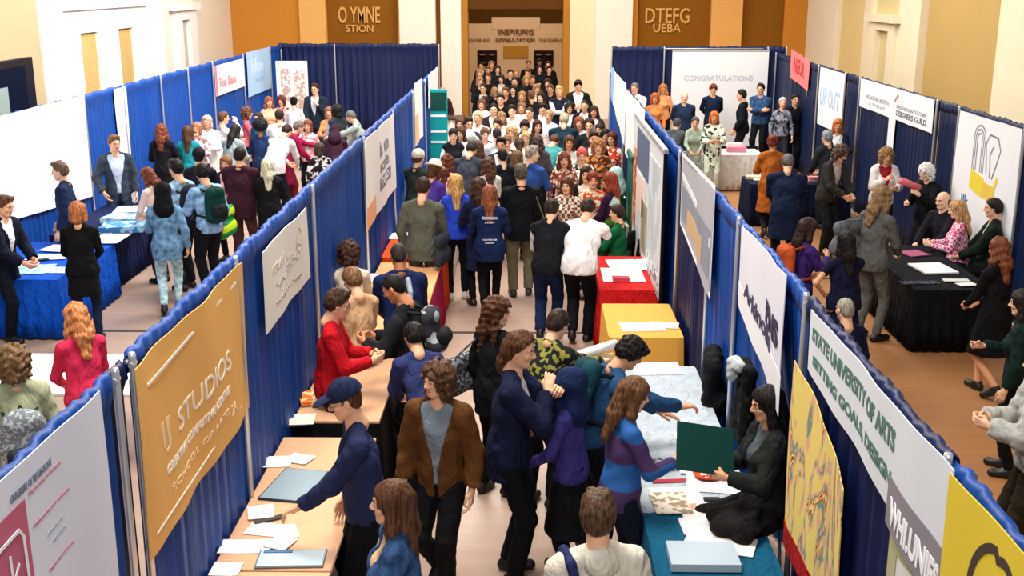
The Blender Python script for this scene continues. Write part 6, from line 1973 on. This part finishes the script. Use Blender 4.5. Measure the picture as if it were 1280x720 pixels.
P(349, 137, 10, 'man with dark hair in a white jacket near the cream roll up poster', sex='m', h=1.78, hair=('short', '#2a1b16'), top=('jacket', '#e6e8ee'), pants='#17181e', ra='hold', la='hold')
P(362, 158, -25, 'man in a loose pale grey shirt and black trousers bending forward in the left booths', sex='m', h=1.80, lean=36, hp=34, hair=('short', '#2a1b16'), top=('shirt', '#dde0e4', {'hem': .12}), pants='#11141c', bw=1.25, ra='low', la='low')
P(377, 152, -60, 'person in a crimson coat leaning right in the far left booth', sex='f', h=1.72, lean=26, hp=20, hair=('short', '#6a5a54'), top=('coat', '#8f1740'), pants='#6a1a22', ra='low', la='reach', bw=1.05)
P(393, 105, 165, 'man with glasses in a dark grey suit standing before the far left navy curtain', sex='m', h=1.86, hair=('side', '#3a2018'), glasses=1, top=('blazer', '#1c2836'), inner='#cfd4dc', pants='#18202c', ra='low', la='strap', bw=1.12)
P(418, 158, 8, 'person in a dark plum hooded coat seen from behind by the cardboard boxes', sex='f', h=1.62, lean=18, hp=30, hair=('hood', '#33192a'), top=('coat', '#391c2e', {'hem': .2}), pants=BLK, bw=1.2, ra='low', la='low')
P(411, 134, 178, 'woman with fair brown hair in a coral top facing the camera', sex='f', h=1.64, hair=('bob', '#7c5238'), top=('shirt', '#e2915e'), pants=BLK, ra='hold', la='low', smile=True)
P(420, 131, 40, 'man with black hair in a grey vest beside the coral top', sex='m', h=1.74, hair=('curly', '#15120f'), top=('vest', '#2a3038'), inner='#aeb8bc', pants=BLK, ra='low', la='low')
P(434, 140, 90, 'person in a pale grey green jacket sorting the boxes', sex='m', h=1.70, lean=20, hp=25, hair=('short', '#5c5852'), top=('jacket', '#98a4a0'), pants='#3a3f46', ra='low', la='reach')
P(367, 121, 5, 'black haired woman in a white top before the cream poster', sex='f', h=1.66, hair=('bun', '#0f0d0d'), top=('shirt', '#eceff2'), pants=BLK, ra='hold', la='hold')
P(336, 121, -160, 'woman with tan hair in a peach top left of the cream poster', sex='f', h=1.64, hair=('longwavy', '#8a4e34'), top=('shirt', '#e8b892'), pants=BLK, ra='hold', la='down')
P(351, 120, 170, 'person with curly auburn hair before the left edge of the cream poster', sex='f', h=1.60, hair=('curly', '#5a2a22'), top=('shirt', ('pattern', '#d6a39a', '#6a2c30', 18)), pants=BLK)
P(310, 134, -75, 'woman with brown curls and a pink scarf looking right', sex='f', h=1.68, hair=('curly', '#5e3c2a'), top=('shirt', '#d8626e'), pants=BLK, ra='hold', la='hold')
P(322, 141, 150, 'person in a teal blue top behind the big black afro', sex='m', h=1.66, hair=('short', '#2a2220'), top=('shirt', '#1f5a7a'), pants=BLK)
P(384, 150, 175, 'person with auburn hair and floral blouse behind the crimson coat', sex='f', h=1.60, hair=('bob', '#6a3a2a'), top=('shirt', ('pattern', '#d98a94', '#efe4e0', 16)), pants=BLK)
P(399, 178, 12, 'person in a black and white patterned shawl by the left centre curtain', sex='f', h=1.52, hair=('bob', '#3a2a24'), top=('coat', ('pattern', '#1c1c20', '#e6e2de', 14)), pants=BLK)

# --- right booths
G2 = None
P(793, 104, 150, 'grey haired man in a long white coat behind the curtain end', sex='m', h=1.86, hair=('short', '#6d6a68'), top=('coat', '#f4f4f4', {'hem': .5}), pants='#e6e6e8', bw=1.2, ra='hold', la='hold')
P(819, 117, 172, 'woman with orange brown curls in an amber top beside the white coat', sex='f', h=1.64, hair=('curly', '#a4562a'), top=('shirt', '#d98a4e'), pants=BLK, skin=1)
P(829, 105, 160, 'taller woman with golden brown hair behind the amber top', sex='f', h=1.74, hair=('longwavy', '#b0703c'), top=('shirt', '#e0a070'), pants=BLK, skin=1)
P(856, 115, 180, 'balding man in a navy sweater standing left before the white backdrop', sex='m', h=1.76, hair=('bald', '#9a8f88'), top=('sweater', '#22304c'), pants='#2a2e38', bw=1.12, ra='behind', la='behind', skin=5, pos=None)
P(892, 105, 178, 'reddish brown haired man in a dark navy shirt, middle of the white backdrop', sex='m', h=1.82, hair=('crop', '#6a3a24'), top=('shirt', '#15253e'), pants='#20242e', ra='behind', la='behind', skin=0)
P(926, 112, 78, 'man in a black hooded jacket in profile before the white backdrop', sex='m', h=1.86, hair=('short', '#1a1614'), top=('hoodie', '#10151f'), pants='#1c181a', ra='pocket', la='pocket')
P(951, 105, 150, 'man in a blue denim jacket right before the white backdrop', sex='m', h=1.84, hair=('side', '#2a1e18'), top=('jacket', ('denim', '#1f4470')), pants='#15171e', ra='cross', la='cross', bw=1.08)
P(887, 139, 178, 'woman with copper hair in a white and green printed dress', sex='f', h=1.66, hair=('bob', '#c4602c'), top=('coat', ('pattern', '#dfe9d4', '#2e3a34', 12), {'hem': .35}), pants='#cfe0cc', ra='hold', la='hold', skin=1)
P(872, 147, 175, 'person with grey hair in a pale sage dress stooping left of the copper haired woman', sex='f', h=1.56, lean=20, hair=('short', '#4a4c4c'), top=('dress', '#a9b8a6'), skirt=(.5, '#a9b8a6'), pants=None, ra='low', la='low')
P(851, 148, -30, 'person in a grey coat crouched by the display board edge', sex='m', h=1.5, lean=20, hair=('short', '#3a3c40'), top=('coat', '#4a5052'), pants='#23262a', ra='low', la='low')
P(966, 169, -5, 'person with auburn hair in a long rust coloured coat seen from behind', sex='f', h=1.74, hair=('bun', '#6a2f1c'), top=('coat', '#a85c22', {'hem': .45}), pants='#1a1a20', legs='walk', stride=.6, ra='hold', la='hold', bw=1.08, skin=2)
P(985, 194, -10, 'person in a long dark navy coat bending at the navy cloth', sex='m', h=1.76, lean=16, hp=25, hair=('short', '#5c5a58'), top=('coat', '#14203a', {'hem': .40}), pants='#0d1220', bw=1.25, ra='low', la='low')
P(1001, 103, 172, 'woman with orange hair in a black dress below the pink sign', sex='f', h=1.78, hair=('longwavy', '#b0622c'), top=('dress', '#120f12'), skirt=(.4, '#120f12'), pants='#2a1c1c', ra='hold', la='up', skin=1)
P(1022, 105, 178, 'tall person in black holding up a yellow board below the pink sign', sex='m', h=1.86, hair=('short', '#1a1412'), top=('coat', '#0e1018', {'hem': .2}), pants='#7a8086', ra='up', la='up')
x, y = at(1014, 112, 1.85).x, at(1014, 112, 1.85).y
e = empty('sign_board', 'narrow yellow board held up by the tall person in black', 'sign', (x + .1, y - .32, 1.70)); MB().box(-.28, .28, -.01, .01, 0, .20, bev=.003).build('board_sheet', mat('#e6cf4a', 'paper'), e)
P(979, 122, 178, 'grey haired person in a speckled top at the far right end of the backdrop', sex='f', h=1.70, hair=('short', '#a9a8aa'), top=('shirt', ('pattern', '#8f95a4', '#2c2f38', 20)), pants='#2c2f38', skin=5)
P(995, 118, 190, 'person in dark clothes between the speckled top and the orange haired woman', sex='m', h=1.74, hair=('short', BK), top=('jacket', '#13161f'), pants='#11131a')
P(1048, 149, 172, 'woman with long ginger hair and a white collar by the blue lettered poster', sex='f', h=1.72, hair=('long', '#a4602e'), top=('blazer', '#1a2236', {'open': .05}), inner='#eceef4', pants='#131824', ra='hold', la='hold', skin=1)
P(1033, 163, 25, 'person in a dark grey coat with light hair left of the ginger haired woman', sex='m', h=1.70, lean=10, hair=('short', '#7a7f84'), top=('coat', '#232a30'), pants='#15181c', ra='low', la='low')
P(1057, 184, -140, 'man with wavy brown hair in a grey jacket over a pale shirt looking down', sex='m', h=1.78, hair=('curly', '#4a3a30'), top=('jacket', '#33322f', {'open': .07}), inner='#cfc2b8', pants='#1c1e20', lean=14, hp=28, ra='low', la='low')
P(1110, 186, 182, 'woman with curly blond brown hair in a white cardigan and red scarf', sex='f', h=1.70, hair=('curly', '#8a6a44'), top=('jacket', '#e9e4de', {'open': .05}), inner='#a8202c', pants='#15161c', ra='phone', la='hold', hp=14)
P(1156, 206, 120, 'white haired person in black holding a rose folder below the long text banner', sex='m', h=1.66, hair=('curly', '#e4e0d4'), top=('coat', '#0c0e16', {'hem': .3}), pants='#0c0e16', ra='hold', la=((.15, .34, -.1), (.5, 0, -.9), 'in', 'grip'), skin=5, hp=20)
x, y = at(1137, 232, 1.4).x, at(1137, 232, 1.4).y
e = empty('rolled_poster', 'rose coloured rolled poster held by the white haired person', 'roll', (x, y, 1.42), D(20)); MB().tube([(-.16, 0, .06), (.16, 0, -.06)], .05, 14).build('paper_roll', mat('#d9707c', 'paper'), e, smooth=True)
purple = P(1014, 273, -68, 'smiling woman in a purple jacket with dark tied hair and an orange backpack', sex='f', h=1.68, hair=('long', '#2b1a16'), top=('jacket', '#3a2468'), pants='#171426', smile=True, ra='phone', la='hold', hp=14, skin=0)
backpack(purple, 'orange backpack worn by the smiling woman in purple', '#c4562c', '#8a3a20', .9)
P(1058, 289, 8, 'woman with straight black hair in a sleeveless dark dress showing her arms', sex='f', h=1.64, hair=('long', '#17100e'), top=('tee', '#141530', {'sleeve': .25}), skirt=(.4, '#141530'), pants=None, ra='cross', la='hip', skin=1, bw=1.12)
gr = P(1107, 234, -58, 'woman with light brown hair in a grey jumpsuit by the black cloth', sex='f', h=1.86, hair=('longwavy', '#7a5f42'), top=('jacket', '#5f5f5c', {'hem': .1}), pants='#62625f', ra='low', la='down', hp=16, bw=1.15, skin=5)
handbag(gr, 'L', 'grey cloth rucksack on the shoulder of the woman in the grey jumpsuit', '#6a6e74', 1.5, off=(.05, -.2, .38), name='rucksack')
P(1178, 240, 115, 'bald man with a red face in dark clothes sitting beyond the black cloth', sex='m', h=1.74, legs='sit', hair=('bald', '#5a3a34'), top=('jacket', '#1b1a22'), pants='#101118', ra='lap', la='lap', skin=5, lean=8, seat=.5)
P(1206, 252, 75, 'blond woman in a pink plaid shirt sitting at the black cloth', sex='f', h=1.74, legs='sit', hair=('long', '#b58a5c'), top=('shirt', ('plaid', '#d13a7c', '#f0d9e2', 16)), pants='#171824', ra='hold', la='hold', skin=5, hp=14, seat=.52)
P(1228, 247, 70, 'dark haired man in a dark green blazer sitting behind the pink plaid shirt', sex='m', h=1.84, legs='sit', hair=('short', '#21150f'), top=('blazer', '#16211c', {'open': .05}), inner='#efe9e4', pants='#111418', ra='lap', la='lap', bw=1.1, seat=.54)
P(1248, 297, 30, 'auburn haired woman in a black dress on the near side of the black cloth', sex='f', h=1.70, hair=('longwavy', '#6a3a22'), top=('dress', '#0e0e11'), skirt=(.42, '#0e0e11'), pants=None, legs='walk', stride=.7, ra='low', la='low', skin=1)
rg = P(1277, 362, 60, 'person in dark green with a white bead chain at the right frame edge', sex='f', h=1.66, hair=('long', '#1d1512'), top=('coat', '#10231f'), pants='#101114', ra='hold', la='down')
e0, J0, a0 = rg
e = empty('bead_chain', 'white bead chain worn by the person at the right frame edge', 'necklace', toworld(e0, a0, J0['N']), a0)
b = MB()
for k in range(24):
    t = k / 23
    p0 = V(-.12 + .02 * math.sin(k), -.12 + .30 * math.sin(t * 3.1) * .2 - .06, .03 - .5 * t)
    b.lathe([(.004, -.016), (.016, -.008), (.018, 0), (.016, .008), (.004, .016)], tuple(p0), 8)
b.build('beads', mat('#e9e6e0', 'plastic'), e, smooth=True)
P(1300, 432, 75, 'person in a pale grey quilted jacket cut off by the right frame edge', sex='m', h=1.74, hair=('short', BR), top=('puffer', ('pattern', '#b4b4ae', '#a4a49e', 30)), pants='#2c2418', ra='hold', la='hold')
P(1056, 372, 20, 'person with short greying hair in navy seen just over the near right curtain', sex='m', h=1.48, hair=('buzz', '#8d867a'), top=('shirt', '#141a38'), pants='#141a38')

# nobody stands inside a neighbour: ease apart those who are too close
for _ in range(25):
    for i in range(len(PEOPLE)):
        for j in range(i + 1, len(PEOPLE)):
            a_, b_ = PEOPLE[i][0], PEOPLE[j][0]
            dx, dy = b_.location.x - a_.location.x, b_.location.y - a_.location.y
            if abs(dx) > .42 or abs(dy) > .42: continue
            dd = math.hypot(dx, dy)
            if dd < .42:
                fa, fb = FREE[a_.name], FREE[b_.name]
                if not (fa or fb): continue
                if dd < .01: dx, dy, dd = .01, .0, .01
                push = (.42 - dd) * .5 / dd
                wa, wb = (.5, .5) if fa and fb else ((1, 0) if fa else (0, 1))
                a_.location.x -= dx * push * wa; a_.location.y -= dy * push * wa
                b_.location.x += dx * push * wb; b_.location.y += dy * push * wb

# chairs under the seated people (set by where they sit)
for (ee, JJ, aa, qq) in list(PEOPLE):
    if qq['legs'] == 'sit' and qq['seat'] < .6:
        w_ = toworld(ee, aa, (0, -.06, 0))
        chair('dark folding chair under the ' + ee['label'].split(' sitting')[0].split(' behind')[0], w_.x, w_.y, math.degrees(aa), h=qq['seat'])
    elif qq['legs'] == 'sit':
        e = empty('bar_stool', 'tall dark stool under the reading woman behind the right table', 'stool', (ee.location.x, ee.location.y, 0), aa)
        MB().lathe([(.0, .755), (.17, .755), (.18, .77), (.17, .79), (0, .79)], (0, -.02, 0)).build('seat', mat('#15161a', 'fabric'), e)
        for sx in (-1, 1):
            for sy in (-1, 1):
                MB().tube([(sx * .1, sy * .1 - .02, .76), (sx * .18, sy * .18 - .02, 0)], .013, 8).build('leg', PM, e)
        MB().tube([(.16, .14, .3), (-.16, .14, .3)], .01, 8).build('foot_rest', PM, e)
# ------------------------------------------------------------------ light
w = bpy.data.worlds.new('hall_light'); scene.world = w; w.use_nodes = True
bg = w.node_tree.nodes['Background']; bg.inputs[0].default_value = (*srgb('#e6ecff'), 1); bg.inputs[1].default_value = .2


def area(name, loc, rot, sx, sy, e, c='#ffffff'):
    l = bpy.data.lights.new(name, 'AREA'); l.shape = 'RECTANGLE'; l.size = sx; l.size_y = sy; l.energy = e; l.color = srgb(c)
    o = bpy.data.objects.new(name, l); COL.objects.link(o); o.location = loc; o.rotation_euler = [D(a) for a in rot]
    o['label'] = name.replace('_', ' '); o['category'] = 'light'
    return o


area('ceiling_panel_light_near', (-1.5, 8, 8.5), (0, 0, 0), 3.5, 4, 800, '#fff6ea')
area('ceiling_panel_light_middle', (-1, 19, 8.5), (0, 0, 0), 4, 6, 1150, '#fff6ea')
area('ceiling_panel_light_far', (-.5, 31, 8), (0, 0, 0), 6, 4, 600, '#ffe6c4')
area('added_left_wall_fill', (-4.5, 22, 8), (0, 50, 0), 4, 12, 1100, '#f4f6ff')  # unseen fill aimed at the left wall to whiten it, not a window
area('added_right_booth_fill', (4.4, 24, 8), (0, 0, 0), 3, 4, 420, '#fffaf2')  # fill added to lift the white backdrop and the right booths
area('added_front_fill', (0, -1.5, 7.5), (48, 0, 0), 5, 2, 300, '#fff8f0')  # fill added from behind the camera for faces and banners
area('added_lobby_fill', (-.5, 41, 5.5), (0, 0, 0), 3, 3, 200, '#fff0dc')  # fill added so the tan banner does not stay dark
scene.view_settings.view_transform = 'Standard'
scene.view_settings.look = 'None'
scene.view_settings.gamma = 1
scene.view_settings.exposure = .36
scene.view_settings.use_curve_mapping = False
